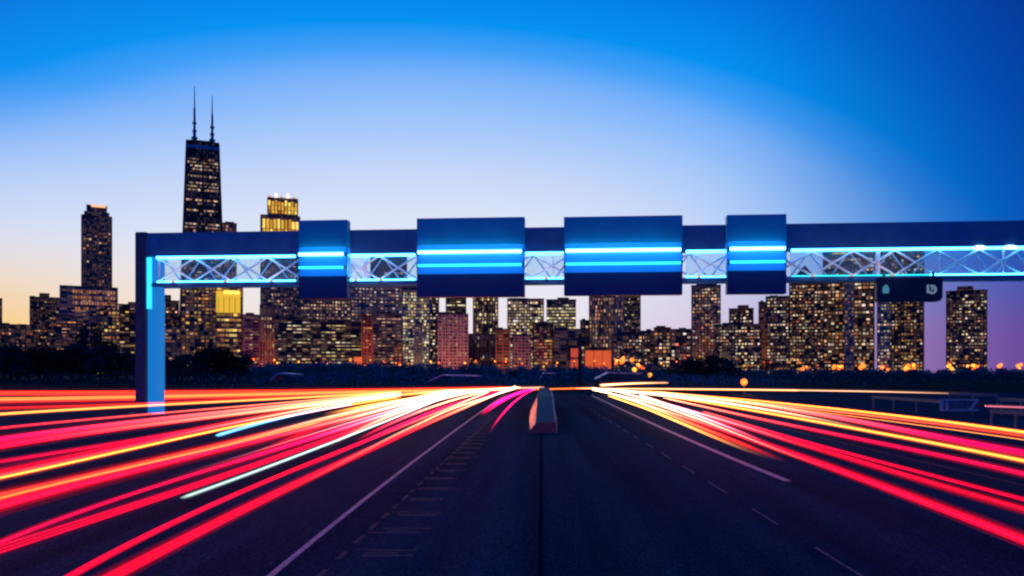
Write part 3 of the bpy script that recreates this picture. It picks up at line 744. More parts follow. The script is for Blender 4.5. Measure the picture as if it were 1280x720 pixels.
building(817, 838.5, 410, 1000, 'dark', 'small dark block with a stepped top below the third sign box', p=.45, pal=('white', 'cream', 'orange'), name='low_block', bumps=((820, 832, 407),))
building(837, 865, 412, 980, 'dark', 'squat dark block with round bright windows left of the slender tower', p=.42, pal=('white', 'cream', 'red'), name='low_block')
building(864, 901, 357, 1050, 'plum', 'slender plum tower left of the fourth sign box', p=.5, pal=('cream', 'orange', 'white'), bright=.85, bumps=((870, 896, 354),))
flood(880, 440, 1010, 40000, (1, .4, .14))
building(911, 942, 386, 1100, 'dark', 'dark block with a domed plant room below the fourth sign box', p=.5, pal=('white', 'cream'), bumps=((922, 936, 381),))
building(893, 952, 406, 960, 'dark', 'broad dark block with bright pinpoint windows under the fourth sign box', p=.5, pal=('white', 'cream', 'pale', 'orange'))
building(948, 962, 378, 1010, 'brown', 'narrow brown tower with an orange lit lower half', p=.35, pal=('cream', 'orange'), z0=70)
flood(953, 440, 985, 34000, (1, .30, .07)); flood(953, 420, 985, 12000, (1, .32, .1))
building(957, 988, 371, 980, 'dark', 'dark block directly under the right edge of the fourth sign box', p=.5, pal=('cream', 'white', 'pale'))
# pitched block behind the bracing
r_, px, Wd, Hd, D = building(986, 1030, 352, 1020, 'dark', 'dark block with a peaked roof seen through the bracing', p=.55, pal=('cream', 'orange', 'pale'))
bm = bmesh.new(); prism(bm, [(-20*px, Hd+1.1), (14*px, Hd+1.1), (-2*px, Hd+21*px)], 2, D-4); mesh_obj('peaked_roof', bm, mroof, r_)
building(1028, 1093, 306, 1040, 'dark', 'great dark slab behind the bracing, left of the white hanger', p=.55, pal=('cream', 'orange', 'pale', 'pink', 'white'), bright=.85)
r_, px, Wd, Hd, D = building(1055, 1068, 330, 1010, 'pink', 'pale pink stair strip standing before the great dark slab', name='stair_tower', p=.35, pal=('pink', 'cream'), bright=.5)
building(1097, 1155, 308, 1060, 'dark', 'great dark slab right of the white hanger', p=.45, pal=('cream', 'orange', 'gold', 'white'), bright=.8)
building(1096, 1113, 376, 980, 'pink', 'pale strip tower in front of the right great slab', name='stair_tower', p=.5, pal=('cream', 'white', 'pale'))
building(1182, 1234, 364, 1000, 'dark', 'lone dark tower standing clear at the far right', p=.33, pal=('cream', 'white', 'orange', 'pale'), cut=4, bumps=((1196, 1217, 357), (1186, 1230, 362)), bright=.8)

# ------------------------------------------------------------------ trees
def crown_mesh(seed, rx, h, n, leaf):
    rnd = random.Random(seed); bm = bmesh.new()
    lobes = [(Vector((rnd.uniform(-.55, .55)*rx, rnd.uniform(-.55, .55)*rx, h*(.35+.55*rnd.random()))), rx*rnd.uniform(.28, .5)) for _ in range(9)]
    lobes.append((Vector((0, 0, h*.55)), rx*.6))
    for i in range(n):
        c, r = rnd.choice(lobes)
        d = Vector((rnd.gauss(0, 1), rnd.gauss(0, 1), rnd.gauss(0, .8))).normalized()*r*(rnd.random()**.35)*rnd.uniform(.85, 1.15)
        p = c+d; s = leaf*rnd.uniform(.5, 1.3)
        u = Vector((rnd.gauss(0, 1), rnd.gauss(0, 1), rnd.gauss(0, 1))).normalized(); v = u.orthogonal().normalized()*s*.7; u = u*s
        bm.faces.new([bm.verts.new(p+q) for q in (u, v, -u, -v)])
    me = bpy.data.meshes.new('crown'); bm.to_mesh(me); bm.free(); return me
def trunk_mesh(seed, h):
    rnd = random.Random(seed); bm = bmesh.new()
    bar(bm, (0, 0, -.1), (0, 0, h*.45), h*.03, 7, h*.02)
    for k in range(5):
        a = rnd.uniform(0, 6.28); z = h*rnd.uniform(.25, .45)
        bar(bm, (0, 0, z), (math.cos(a)*h*.22, math.sin(a)*h*.22, z+h*rnd.uniform(.2, .35)), h*.012, 5, h*.005)
    me = bpy.data.meshes.new('trunk'); bm.to_mesh(me); bm.free(); return me
def leafmat(name, c1, c2):
    m = ground_mat(name, c1, c2, 1.2, .9, .1); return m
ml = leafmat('dark_foliage', (.010, .030, .028), (.035, .075, .062))
ml2 = leafmat('teal_foliage', (.035, .15, .155), (.06, .20, .20))
mtk = mat('bark', (.045, .035, .028), .95, noise=(3, .3))
CR, TR = [], []
for k in range(5):
    a = crown_mesh(40+k, 3.1, 8.0, 2600, .20); a.materials.append(ml); CR.append(a)
    b_ = trunk_mesh(50+k, 8.0); b_.materials.append(mtk); TR.append(b_)
for k in range(3):
    a = crown_mesh(60+k, 3.4, 5.5, 2000, .20); a.materials.append(ml2); CR.append(a)
    b_ = trunk_mesh(70+k, 5.5); b_.materials.append(mtk); TR.append(b_)
def tree(px, top, Y, low=False, label='', group='', wide=1.0):
    k = random.randrange(5, 8) if low else random.randrange(5)
    h0 = 5.5 if low else 8.0
    h = (HY-top)*Y/F+CH; s = h/h0
    c = at(px, HY, Y)
    r = empty('bushy_tree' if low else 'leafy_tree', (c.x, Y, 0), random.uniform(0, 6.28)); r.scale = (s*wide, s*wide, s)
    tag(r, label, 'tree', group)
    for nm, me in (('trunk', TR[k]), ('crown', CR[k])):
        o = bpy.data.objects.new(nm, me); COL.objects.link(o); o.parent = r
for x in range(-205, 235, 11):
    t = 434 if x < 40 else (426 if x < 130 else 436 if x < 200 else 440)
    tree(x+random.uniform(-4, 4), t+random.uniform(-5, 6), random.uniform(125, 165), label='dark leafy tree in the row left of the gantry post', group='dark trees at the left', wide=1.15)
for x, t in ((118, 400), (110, 412), (127, 415)):
    pass
tree(111, 398, 150, label='tallest narrow dark tree before the arcaded building', wide=.55)
for x, t in ((243, 438), (256, 431), (270, 429), (284, 431), (298, 438)):
    tree(x, t, random.uniform(125, 140), label='dark tree in the rounded clump right of the gantry post', group='trees of the rounded clump', wide=1.25)
for x in range(312, 860, 9):
    tree(x+random.uniform(-3, 3), (456 if x < 520 else 459)+random.uniform(-3, 3), random.uniform(112, 165), True, 'low teal bushy tree in the belt along the bank below the city', 'low trees along the bank', 1.2)
for x, t in ((846, 452), (858, 448), (870, 443), (884, 440), (897, 442), (908, 448), (918, 455)):
    tree(x, t, random.uniform(130, 150), label='dark tree in the clump below the slender plum tower', group='trees of the right clump', wide=1.2)
for x in range(925, 1330, 11):
    tree(x+random.uniform(-3, 3), 462+random.uniform(-1.5, 1.2), random.uniform(150, 190), True, 'low dark bush in the line below the right hand slabs', 'bushes on the right', 1.3)
# undergrowth on the bank
bm = bmesh.new(); rnd = random.Random(5)
for i in range(40000):
    x = rnd.uniform(-170, 150); yy = rnd.uniform(97, 122)
    p = Vector((x, yy, .1+rnd.random()**1.5*(1.9+.5*math.sin(x*.21)) + (yy-97)*.03)); s = rnd.uniform(.07, .22)
    u = Vector((rnd.gauss(0, 1), rnd.gauss(0, 1), rnd.gauss(0, 1))).normalized(); v = u.orthogonal().normalized()*s*.7; u = u*s
    bm.faces.new([bm.verts.new(p+q) for q in (u, v, -u, -v)]).material_index = 0 if -38+rnd.gauss(0, 5) < x < 32+rnd.gauss(0, 5) else 1
tag(mesh_obj('undergrowth', bm, [ml2, ml]), 'low dark undergrowth on the bank', None, None, 'stuff')

# ------------------------------------------------------------------ street lamps
mglobe = mat('sodium_globe', emit=(1, .12, .012), es=4)
mglobe2 = mat('sodium_globe_yellow', emit=(1, .32, .03), es=3.2)
LMs = {}
def lamp_meshes():
    bm = bmesh.new(); bar(bm, (0, 0, 0), (0, 0, 1), .07, 8, .05); p = bpy.data.meshes.new('pole'); bm.to_mesh(p); bm.free(); p.materials.append(mat('lamp_pole', (.04, .04, .045), .5, .4))
    out = [p]
    for m in (mglobe, mglobe2):
        bm = bmesh.new(); bmesh.ops.create_uvsphere(bm, u_segments=12, v_segments=8, radius=1)
        h = bpy.data.meshes.new('lamp_globe'); bm.to_mesh(h); bm.free(); h.materials.append(m); out.append(h)
    bm = bmesh.new(); bar(bm, (0, 0, .75), (0, 0, 1.15), .55, 10, .15); q = bpy.data.meshes.new('lamp_cap'); bm.to_mesh(q); bm.free(); q.materials.append(mat('lamp_pole')); out.append(q)
    return out
LM = lamp_meshes()
def lamp(px, py, Y, rad_px, kind=0, label='', group=None, light=0):
    c = at(px, py, Y); r = empty('street_lamp', (c.x, Y, 0)); tag(r, label, 'street lamp', group)
    rr = rad_px*Y/F
    for nm, me, loc, sc in (('pole', LM[0], (0, 0, 0), (1.6, 1.6, max(.2, c.z-rr*.8))), ('lamp_globe', LM[1+kind], (0, 0, c.z), (rr,)*3), ('lamp_cap', LM[3], (0, 0, c.z), (rr,)*3)):
        o = bpy.data.objects.new(nm, me); COL.objects.link(o); o.parent = r; o.location = loc; o.scale = sc
    if light:
        l = bpy.data.lights.new('lamp_light', 'POINT'); l.energy = light; l.color = (1, .28, .05); l.shadow_soft_size = rr
        o = bpy.data.objects.new('lamp_light', l); COL.objects.link(o); o.parent = r; o.location = (0, -rr*1.5-.2, c.z)
lamp(930, 477.5, 84, 4.2, 0, 'short orange glowing lamp beside the road, right of centre', light=260)
for (cx_, wd, n, nm) in ((1006, 11, 4, 'great dark slab left end'), (1045, 16, 7, 'great dark slab'), (1075, 12, 5, 'pink stair strip'), (1107, 12, 3, 'white hanger foot'), (1138, 18, 7, 'right great slab'), (1189, 10, 4, 'lone tower left foot'), (1216, 14, 5, 'lone tower right foot'), (1252, 8, 2, 'open mauve sky'), (1276, 9, 3, 'right picture edge')):
    for k in range(n):
        lamp(cx_+random.uniform(-wd/2, wd/2), 460+random.uniform(-4.5, 2), random.uniform(190, 235), random.uniform(1.2, 2.5), 1 if random.random() < .3 else 0,
             'orange street lamp in the cluster at the %s' % nm, 'orange street lamps: %s' % nm, light=500 if k < 2 else 0)
for k in range(20):
    x = random.uniform(770, 822); lamp(x, 447+(x-770)*.35+random.uniform(-5, 7), random.uniform(98, 175), random.uniform(1.2, 3.0), 1 if random.random() < .4 else 0,
         'orange street lamp right of the orange hall', 'crowded orange lamps right of the orange hall', light=300 if k < 6 else 0)
for k in range(26):
    x = 330+k*20.5+random.uniform(-7, 7)
    lamp(x, 453.5+random.uniform(-3, 1.5), random.uniform(168, 200), random.uniform(.6, 1.2), 1 if random.random() < .3 else 0,
         'tiny orange lamp over the low trees of the bank', 'tiny orange lamps over the bank', light=120 if k % 4 == 0 else 0)
for x, y_ in ((317, 449), (343, 450), (395, 454), (456, 457), (500, 456)):
    lamp(x, y_, 190, 1.3, 0, 'small orange lamp above the left tree belt', 'small orange lamps over the left belt', light=200)

# ------------------------------------------------------------------ pale shelter roofs behind the road
def shelter(px0, px1, py0, py1, Y, label):
    a, b = at(px0, py1, Y), at(px1, py0, Y); w = b.x-a.x; z1 = max(b.z, 1.6)
    r = empty('shelter', (a.x, Y, 0)); tag(r, label, 'shelter', None)
    bm = bmesh.new(); prism(bm, [(0, z1-.75), (w*.28, z1), (w, z1-.12), (w, z1-.24), (w*.28, z1-.14), (0, z1-.9)], -1.2, 2.5); mesh_obj('roof', bm, mat('pale_sheet', (.42, .46, .62), .35, .3), r)
    for fx in (.12, .5, .92):
        for yy in (-1, 2.2):
            bm = bmesh.new(); bar(bm, (w*fx, yy, 0), (w*fx, yy, z1-.35), .05); mesh_obj('leg', bm, mpost, r)
shelter(537, 600, 468, 476, 95.5, 'pale low roofed shelter behind the brightest light trails')
shelter(744, 802, 465, 474, 95.5, 'pale low roofed shelter right of the median, before the orange lamps')
shelter(674, 694, 465, 470, 96.5, 'tiny pale shelter directly behind the median barrier')
shelter(343, 372, 466, 476, 95.5, 'small pale sloping shelter left of centre')
# dark mast by the centre
r = tag(empty('utility_pole', (at(725, 466, 95).x, 95, 0)), 'dark thick utility pole standing just right of the barrier end', 'pole')
bm = bmesh.new(); bar(bm, (0, 0, 0), (0, 0, CH+4.6), .28, 8, .2); mesh_obj('pole', bm, mtk, r)
bm = bmesh.new(); bx(bm, -.7, .7, -.1, .1, CH+3.9, CH+4.1); mesh_obj('crossarm', bm, mtk, r)

# ------------------------------------------------------------------ guardrail and white framed panel, right
mrail = mat('rail_metal', (.16, .17, .20), .55, .3)
def rail(pa, pb, z, label, h=.09):
    a, b = onplane(*pa, z), onplane(*pb, z)
    r = tag(empty('guardrail', (a.x, a.y, 0)), label, 'guardrail'); d = b-a; L = d.length; r.rotation_euler = (0, 0, math.atan2(d.y, d.x))
    bm = bmesh.new(); prism(bm, [(0, z-h), (L, z-h), (L, z+h), (0, z+h)], -.04, .04); mesh_obj('rail', bm, mrail, r)
    n = max(2, int(L/2.5))
    for i in range(n+1):
        bm = bmesh.new(); bx(bm, L*i/n-.05, L*i/n+.05, .05, .15, 0, z+h*.6); mesh_obj('leg', bm, mrail, r)
rail((1090, 496), (1176, 502), .75, 'metal guardrail left of the white framed panel')
rail((1186, 492.5), (1246, 494), .8, 'short guardrail beyond the white framed panel')
rail((1238, 514), (1300, 517), .7, 'guardrail at the right edge below the pink trail')
rail((1250, 499), (1300, 501.5), .85, 'thin guardrail at the right edge above the pink trail')
a = onplane(1175, 514, .25); Yq = a.y; kx = Yq/F
r = tag(empty('framed_panel', (a.x, Yq, 0)), 'low white framed dark panel beside the right carriageway', 'barrier panel')
Wp = 48*kx; z0_, z1_ = CH+(HY-512.5)*kx, CH+(HY-500)*kx
bm = bmesh.new(); bx(bm, 0, Wp, 0, .08, z0_+.03, z1_-.03); mesh_obj('panel', bm, mat('panel_grey', (.10, .10, .15), .6, noise=(4, .5)), r)
bm = bmesh.new()
t_ = .055
bx(bm, 0, Wp, -.04, -.003, z1_-.03, z1_+t_); bx(bm, 0, Wp, -.04, -.003, z0_-t_, z0_+.03)
bx(bm, 0, .16, -.05, -.003, z0_+.03, z1_-.03); bx(bm, .30, .42, -.05, -.003, z0_+.03, z1_-.03); prism(bm, [(Wp-.55, z0_+.03), (Wp-.35, z0_+.03), (Wp, z1_-.03), (Wp-.2, z1_-.03)], -.05, -.004)
mesh_obj('frame', bm, mat('white_frame', (.45, .45, .48), .6), r)
for fx in (.1, .9):
    bm = bmesh.new(); bx(bm, Wp*fx-.05, Wp*fx+.05, .09, .17, 0, z1_-.1); mesh_obj('leg', bm, mpost, r)

# ------------------------------------------------------------------ streams of light along the lanes
def glow_mat(col, L, r, hot=None, fade=None):
    """a glowing air-thin stream: emission adds to what is behind it; where the traffic bunches up far off it burns paler"""
    m = bpy.data.materials.new('light_stream'); m.use_nodes = True; t = m.node_tree; t.nodes.clear()
    o = t.nodes.new('ShaderNodeOutputMaterial')
    ge = t.nodes.new('ShaderNodeNewGeometry'); sp_ = t.nodes.new('ShaderNodeSeparateXYZ'); t.links.new(ge.outputs['Position'], sp_.inputs[0])
    def mr(a, b, c, d):
        n = t.nodes.new('ShaderNodeMapRange'); n.interpolation_type = 'SMOOTHSTEP'; t.links.new(sp_.outputs[1], n.inputs[0])
        for i, x in enumerate((a, b, c, d)): n.inputs[i+1].default_value = x
        return n.outputs[0]
    cs = None; ss = None
    if hot:
        mx = t.nodes.new('ShaderNodeMix'); mx.data_type = 'RGBA'; mx.inputs[6].default_value = (*col, 1); mx.inputs[7].default_value = (.62, .27, .12, 1)
        t.links.new(mr(hot[0], hot[1], 0, 1), mx.inputs[0]); cs = mx.outputs[2]
    if fade: ss = mr(fade[0], fade[1], 0, 1)
    outs = []
    for k in (.006*L, L/(2*r)):
        e = t.nodes.new('ShaderNodeEmission'); e.inputs[0].default_value = (*col, 1); e.inputs[1].default_value = k
        if cs: t.links.new(cs, e.inputs[0])
        if ss:
            mu = t.nodes.new('ShaderNodeMath'); mu.operation = 'MULTIPLY'; mu.inputs[1].default_value = k; t.links.new(ss, mu.inputs[0]); t.links.new(mu.outputs[0], e.inputs[1])
        outs.append(e)
    tr = t.nodes.new('ShaderNodeBsdfTransparent'); ad = t.nodes.new('ShaderNodeAddShader')
    t.links.new(outs[0].outputs[0], ad.inputs[0]); t.links.new(tr.outputs[0], ad.inputs[1]); t.links.new(ad.outputs[0], o.inputs['Surface'])
    t.links.new(outs[1].outputs[0], o.inputs['Volume'])
    return m
def catmull(P, n=8):
    out = []
    for i in range(len(P)-1):
        p0, p1, p2, p3 = P[max(i-1, 0)], P[i], P[i+1], P[min(i+2, len(P)-1)]
        for k in range(n):
            t = k/n
            out.append(.5*((2*p1)+(p2-p0)*t+(2*p0-5*p1+4*p2-p3)*t*t+(3*p1-p0-3*p2+p3)*t**3))
    out.append(P[-1]); return out
COLS = {'red': (1, .001, .010), 'rose': (1, .001, .040), 'orange': (1, .17, .02), 'gold': (1, .30, .05), 'cream': (.75, .35, .19), 'pink': (1, .22, .30),
        'white': (.62, .85, .80), 'blue': (.12, .42, .95), 'scarlet': (1, .02, .006), 'magenta': (1, .004, .11), 'dimred': (1, .001, .025)}
def stream(pix, col, w, label, L=1.2, h=None, z=.7, group=None, hot='auto', fade=None):
    """pix = picture points from near to far, on a plane at lamp height z; w, h = half width, half height in metres"""
    h = h or w
    if col in ('gold', 'orange'): L *= .7
    # smooth the eyeballed course of the lane
    q = np.array(pix, float); xm, xs_ = q[:, 0].mean(), max(1, np.ptp(q[:, 0]))/2
    cf = np.polyfit((q[:, 0]-xm)/xs_, q[:, 1], 3 if len(pix) >= 6 else 2 if len(pix) >= 4 else 1)
    nn = max(6, len(pix)); tt = np.linspace(0, 1, nn)
    xq = q[0, 0]+(q[-1, 0]-q[0, 0])*tt
    pix = [(float(x), max(float(np.polyval(cf, (x-xm)/xs_)), HY+(CH-z)*F/105 if z < 1 else HY+11)) for x in xq]
    P = [onplane(x, y, z) for x, y in pix]
    pts = catmull(P, 6)
    if not (0 < pix[0][0] < 1280 and pix[0][1] < 720):      # carries on past the edge of the view
        dv = (pts[0]-pts[2]).normalized(); pts = [pts[0]+dv*16, pts[0]+dv*6]+pts
    if hot == 'auto': hot = (18, 60) if col in ('red', 'rose', 'scarlet', 'dimred') else None
    inside = 0 < pix[0][0] < 1280 and pix[0][1] < 720
    if fade is None and inside and col not in ('white', 'blue') and pts[0].y < 60:
        fade = (pts[0].y-.1, pts[0].y+(.55 if col in ('cream', 'pink') else .35)*(pts[-1].y-pts[0].y))
    rn = random.Random(hash(label) if False else sum(map(ord, label)))
    # one faint wide body and a handful of fine strands: lamps, side markers and reflectors of the vehicles
    parts_ = [(0, 0, 1.0, .24)]
    if w >= .045: parts_.append((0, 0, 1.55, .07))
    ns = 3 if w < .04 else 5 if w < .06 else 7 if w < .1 else 9
    for k in range(ns):
        u = (-1+2*(k+.5)/ns)*.85+rn.uniform(-.12, .12)
        parts_.append((u, rn.uniform(-.5, .5), rn.uniform(.09, .24)*(1.6 if ns == 3 else 1), rn.choice((.3, .6, 1.0, 1.6, 2.2))))
    bm = bmesh.new(); n = 8; ms_ = []
    for mi, (ou, ov, sc2, lv) in enumerate(parts_):
        ms_.append(glow_mat(COLS[col], L*lv, (w+h)/2*sc2, hot, fade)); prev = None; nf = len(bm.faces)
        for i, p in enumerate(pts):
            d = (pts[min(i+1, len(pts)-1)]-pts[max(i-1, 0)]); d.z = 0; d.normalize(); sv = Vector((d.y, -d.x, 0))
            f = .45 if i in (0, len(pts)-1) else 1
            cc = p+sv*w*ou+Vector((0, 0, h*ov))
            ring = [bm.verts.new(cc+sv*w*sc2*f*math.cos(a*6.2832/n)+Vector((0, 0, h*sc2*f*math.sin(a*6.2832/n)))) for a in range(n)]
            if prev:
                for a in range(n): bm.faces.new((prev[a], prev[(a+1) % n], ring[(a+1) % n], ring[a]))
            else: bm.faces.new(ring)
            prev = ring
        bm.faces.new(prev[::-1]); bm.faces.ensure_lookup_table()
        for f_ in bm.faces[nf:]: f_.material_index = mi
    bmesh.ops.recalc_face_normals(bm, faces=bm.faces)
    c0 = pts[0].copy(); c0.z = 0
    bmesh.ops.translate(bm, verts=bm.verts, vec=-c0)
    # each strand keeps its own volume, so each becomes a part of the trail
    groups = [[f_ for f_ in bm.faces if f_.material_index == q] for q in range(len(parts_))]
    root = empty('light_trail', c0)
    for q in range(len(parts_)):
        b2 = bmesh.new(); vm = {}
        for f_ in groups[q]:
            b2.faces.new([vm.setdefault(v, None) or vm.__setitem__(v, b2.verts.new(v.co)) or vm[v] for v in f_.verts])
        mesh_obj('glow' if parts_[q][2] >= 1 else 'strand', b2, ms_[q], root, True)
    bm.free(); o = root
    tag(o, label, 'light trail', group)
    return o
# left carriageway, from the road centre outward
stream([(20, 765), (78, 719), (218, 657), (400, 574), (500, 533), (560, 509), (612, 491)], 'red', .035, 'thin red trail just above the lowest trail on the left', 1.3)
stream([(70, 765), (122, 719), (272, 657), (400, 594), (516, 535), (575, 508), (616, 493.5), (645, 486)], 'red', .055, 'broad red trail nearest the edge line, lowest on the left', 1.1)
stream([(330, 628), (400, 592.5), (516, 534), (575, 507.5), (616, 493), (645, 486)], 'cream', .035, 'cream core running up the lowest left trail', 1.8)
stream([(227, 623), (310, 591), (400, 562), (516, 509.5), (575, 490.5)], 'white', .04, 'short pale greenish trail with a blunt end on the left', .3)
stream([(400, 562.5), (460, 534), (516, 510), (575, 490.5), (650, 485)], 'cream', .06, 'cream trail carrying on from the greenish one', 1.6)
stream([(-60, 705), (23, 664), (190, 612), (400, 545), (516, 505), (580, 489)], 'dimred', .04, 'thin dim red trail on the left, upper of a faint pair', .7)
stream([(-60, 706), (0, 683), (120, 648), (230, 611), (400, 553), (500, 513), (560, 493)], 'dimred', .06, 'faint wide crimson trail on the left, lower of a faint pair', .35)
stream([(150, 621), (230, 596), (310, 571), (400, 546), (500, 510), (570, 490)], 'rose', .10, 'rose pink sheet of light in the middle of the left carriageway', .75)
stream([(185, 607), (270, 580), (400, 541), (516, 502), (580, 488.5)], 'pink', .035, 'thin pink trail above the rose sheet', 1.2)
stream([(-50, 646), (0, 627), (100, 602), (194, 583), (300, 554), (400, 531), (500, 503), (570, 489)], 'red', .11, 'broad red trail leaving the left edge two thirds down', 1.0)
stream([(-50, 632), (0, 616), (100, 594), (210, 577), (300, 549), (400, 525), (500, 500), (560, 489)], 'scarlet', .07, 'scarlet trail just over the broad red one', .8)
stream([(190, 584), (260, 562), (330, 542), (400, 525), (500, 500), (580, 488)], 'cream', .05, 'orange cream trail rising over the red sheet, left of centre', 1.3)
stream([(-50, 607), (0, 596), (100, 575), (194, 555), (268, 537), (340, 523), (400, 513), (500, 496)], 'orange', .05, 'bright orange trail across the left carriageway', 1.9)
stream([(-50, 603), (0, 590), (100, 570), (194, 550), (268, 532), (400, 508), (500, 494)], 'red', .09, 'red trail wrapped over the orange one', .9)
stream([(270, 545), (315, 531), (361, 521), (400, 512), (440, 505)], 'blue', .05, 'short icy blue trail in the middle left', .9)
stream([(-60, 566), (0, 554), (100, 541), (194, 529), (300, 516), (400, 504), (500, 493)], 'red', .17, 'widest red band at the left, below the gold trail', 1.0, .12)
stream([(-60, 560), (0, 548), (100, 537), (194, 525), (300, 513), (400, 502), (500, 492)], 'rose', .10, 'rose red band resting on the widest red band', .8)
stream([(-60, 542), (0, 535), (100, 525), (194, 518), (300, 508), (400, 499), (500, 490)], 'dimred', .05, 'thin crimson trail between the gold trail and the red band', .9)
stream([(-60, 521.5), (0, 517.5), (100, 511.5), (194, 506), (311, 500), (400, 496), (500, 490)], 'gold', .08, 'gold trail leaving the left edge behind the post foot', 1.3)
stream([(-60, 499.5), (0, 498.5), (150, 496.5), (300, 493), (400, 491), (520, 488.5), (640, 486)], 'gold', .17, 'gold heart of the topmost left band', 1.0)
stream([(-60, 502.5), (0, 501.5), (150, 499), (300, 495.5), (400, 493), (520, 489)], 'scarlet', .30, 'scarlet lower edge of the topmost left band', 1.0, .22, hot=None)
stream([(-60, 491.5), (0, 491.5), (150, 491), (300, 489.8), (400, 489), (520, 487.5), (640, 485.2)], 'scarlet', .30, 'scarlet upper edge of the topmost left band', 1.0, .24, hot=None)
stream([(400, 519), (460, 507), (520, 498), (570, 491), (640, 485.5)], 'gold', .10, 'gold trail merging towards the bright centre', 1.4)
stream([(330, 513), (400, 503.5), (470, 497), (540, 491), (600, 487.5)], 'orange', .12, 'orange trail converging just above the blue trail', 1.1)
stream([(400, 537), (460, 518), (520, 501), (580, 489.5), (650, 485)], 'cream', .07, 'cream trail converging between the two broad reds', 1.3)
stream([(440, 553), (500, 524), (560, 502), (610, 489)], 'rose', .06, 'rose trail hugging the cream core near the centre', .9)
stream([(480, 494), (540, 490), (600, 487), (680, 484.4)], 'cream', .16, 'cream haze of trails where the left lanes meet', .45)
stream([(610, 542), (620, 529), (634, 511), (650, 496), (668, 487)], 'magenta', .04, 'short magenta trail on the shoulder left of the barrier', .3)
stream([(600, 519), (622, 504), (645, 492), (668, 486)], 'magenta', .12, 'magenta sheet spreading beside the edge line', .30)
stream([(664, 487), (700, 485.5), (740, 485.3)], 'orange', .10, 'orange link trail crossing behind the barrier', 1.0)
stream([(-60, 586), (0, 577), (100, 561), (194, 546), (300, 527), (400, 509)], 'dimred', .05, 'crimson trail above the orange one, left half', .7)
stream([(-60, 640), (0, 623), (100, 598), (194, 578), (300, 552), (400, 528)], 'orange', .025, 'thin orange filament on the broad red trail, left', 1.2)
stream([(300, 575), (400, 536), (470, 511), (540, 494), (600, 486.5)], 'red', .06, 'deep red trail between the cream ones near the centre left', .9, hot=None)
stream([(330, 604), (400, 576), (480, 541), (540, 515), (590, 497), (630, 488)], 'rose', .04, 'rose filament between the two lowest left trails', .8, hot=None)
stream([(420, 528), (480, 510), (540, 497), (600, 488.5)], 'red', .07, 'deep red gap-filling trail where left lanes begin to merge', .9, hot=None)
stream([(-60, 512), (0, 510), (150, 506), (300, 500), (420, 494)], 'scarlet', .09, 'low scarlet trail just above the gold one, far left', .6, hot=None)
# right carriageway
stream([(1340, 640), (1280, 624), (1150, 590), (1033, 559), (955, 537), (878, 514)], 'dimred', .04, 'dim crimson trail over the second right trail', .5)
stream([(1340, 558), (1280, 550), (1150, 531), (1000, 512), (900, 500)], 'gold', .02, 'thin gold filament beneath the single orange trail', 1.0)
stream([(960, 553), (900, 530), (850, 511), (800, 494.5)], 'pink', .04, 'pink trail amid the lowest bundle on the right', 1.2)
stream([(1340, 700), (1280, 672), (1111, 609), (994, 573), (917, 541), (839, 513), (790, 498), (740, 487)], 'red', .06, 'broad red trail lowest on the right carriageway', 1.1)
stream([(1050, 590), (994, 571), (917, 540), (839, 512), (790, 497.5), (740, 487)], 'cream', .03, 'white hot core of the lowest right trail', 1.9)
stream([(975, 576), (917, 557), (870, 536), (839, 523), (800, 509), (760, 494)], 'gold', .03, 'thin gold trail beneath the lowest red trail on the right', 1.5)
stream([(985, 577), (930, 556), (880, 536), (839, 518), (790, 500)], 'scarlet', .06, 'scarlet trail between the gold and the red on the right', .7)
stream([(1340, 654), (1280, 636), (1150, 599), (1033, 566), (955, 542), (878, 518), (810, 498), (760, 487.5)], 'red', .05, 'second red trail up on the right carriageway', 1.0)
stream([(1030, 566), (955, 542), (878, 517.5), (810, 497.5), (760, 487.5)], 'pink', .035, 'pink white core of the second right trail', 2.0)
stream([(970, 559), (917, 538), (860, 514), (800, 494)], 'rose', .08, 'rose sheet between the two lowest right trails', .6)
stream([(1340, 606), (1280, 594), (1130, 559), (975, 529), (897, 513), (830, 497)], 'dimred', .06, 'dim crimson trail beneath the double orange trail', .6)
stream([(1340, 588), (1280, 576), (1111, 543), (955, 516), (878, 502), (810, 491)], 'orange', .06, 'orange trail, lower of the double pair on the right', 1.4)
stream([(1340, 577), (1280, 567), (1111, 534), (1000, 514), (900, 499), (820, 490)], 'rose', .09, 'rose trail, upper of the double pair on the right', .9)
stream([(1100, 540), (955, 512), (878, 500), (820, 492), (760, 487)], 'cream', .10, 'broad cream trail fanning right from the centre', .8)
stream([(1340, 549), (1280, 541), (1150, 523), (994, 506), (878, 495), (800, 488.5)], 'orange', .06, 'single orange trail crossing the right edge mid height', 1.3)
stream([(1340, 554), (1280, 545), (1150, 527), (994, 509), (878, 497)], 'scarlet', .06, 'scarlet edge beneath the single orange trail', .6)
stream([(1243, 492.8), (1190, 491.3), (1100, 489.3), (994, 487.2), (858, 486), (760, 485.3), (720, 485)], 'cream', .11, 'topmost cream trail running level to the right', .7)
stream([(1000, 488), (920, 487), (840, 486.6), (770, 486)], 'gold', .12, 'gold brightening of the topmost right trail', .8)
stream([(1340, 511), (1280, 509.5), (1232, 507)], 'pink', .06, 'short pink white trail at the right edge', .55)
stream([(900, 503), (850, 496), (800, 490.5), (740, 486)], 'cream', .16, 'cream haze of trails where the right lanes meet', .5)
stream([(835, 478.5), (815, 478.2), (790, 479.5), (750, 481.5)], 'scarlet', .14, 'scarlet trail below the crowded orange lamps', .8, z=1.1)
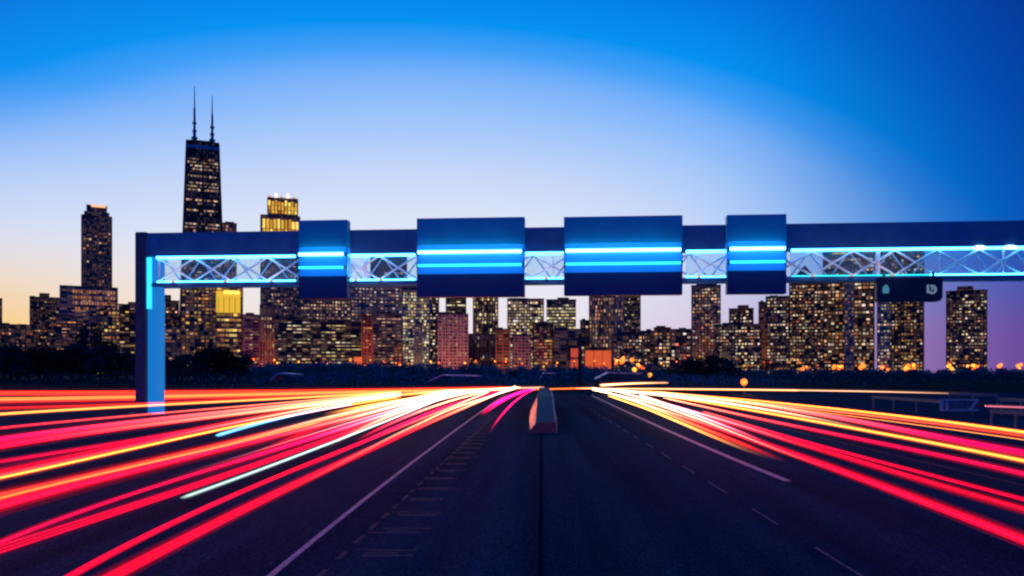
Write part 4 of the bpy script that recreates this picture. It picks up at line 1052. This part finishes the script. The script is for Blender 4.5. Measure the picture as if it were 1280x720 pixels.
ORD = ['first', 'second', 'third', 'fourth', 'fifth', 'sixth', 'seventh', 'eighth', 'ninth', 'tenth', 'eleventh', 'twelfth', 'thirteenth', 'fourteenth',
       'fifteenth', 'sixteenth', 'seventeenth', 'eighteenth', 'nineteenth', 'twentieth', 'twenty-first', 'twenty-second', 'twenty-third', 'twenty-fourth', 'twenty-fifth', 'twenty-sixth']
ORD += ['twenty-seventh', 'twenty-eighth', 'twenty-ninth', 'thirtieth']+['thirty-'+w for w in ORD[:9]]+['fortieth']+['forty-'+w for w in ORD[:9]]
marks = [(312, 344, 'the lantern tower'), (344, 392, 'the dark block with scattered white windows'), (392, 452, 'the broad brown block'), (452, 466, 'the orange stair tower'), (466, 502, 'the plum block with pink windows'),
         (502, 550, 'the cream block crowded with lights'), (550, 586, 'the rose pier block'), (586, 622, 'the low black block'), (622, 664, 'the small orange brick block'), (664, 708, 'the block with red floors'),
         (708, 768, 'the orange glowing halls'), (768, 812, 'the crowded orange lamps'), (812, 1000, 'the squat dark blocks')]
marks2 = [(900, 950, 'the broad pinpoint-lit block'), (950, 988, 'the narrow orange-lit tower'), (988, 1055, 'the great dark slab'), (1055, 1097, 'the pink stair strip'), (1097, 1158, 'the right great slab'),
          (1158, 1182, 'the slot of mauve sky'), (1182, 1236, 'the lone dark tower'), (1236, 1500, 'the open mauve sky')]
import collections
bl = collections.defaultdict(list)
for o in COL.objects:
    if o.parent is None and o.get('category') in ('tree', 'street lamp'): bl[o['label']].append(o)
for lab, os_ in bl.items():
    if len(os_) < 2: continue
    sub = collections.defaultdict(list)
    for o in os_:
        u = VX+F*o.location.x/o.location.y; w = None
        for mk_ in (marks if 'teal' in lab else marks2 if 'bush in the line' in lab else ()):
            if mk_[0] <= u < mk_[1]: w = mk_[2]
        sub[w].append((u, o))
    for w, l in sub.items():
        l.sort(key=lambda t_: t_[0])
        for i, (u, o) in enumerate(l):
            base = lab if w is None else ('low teal bushy tree below '+w if 'teal' in lab else 'low dark bush below '+w)
            o['label'] = (base+', '+ORD[i]+' from left') if len(l) > 1 else base
print('windows', nwin, 'objects', len(bpy.data.objects))
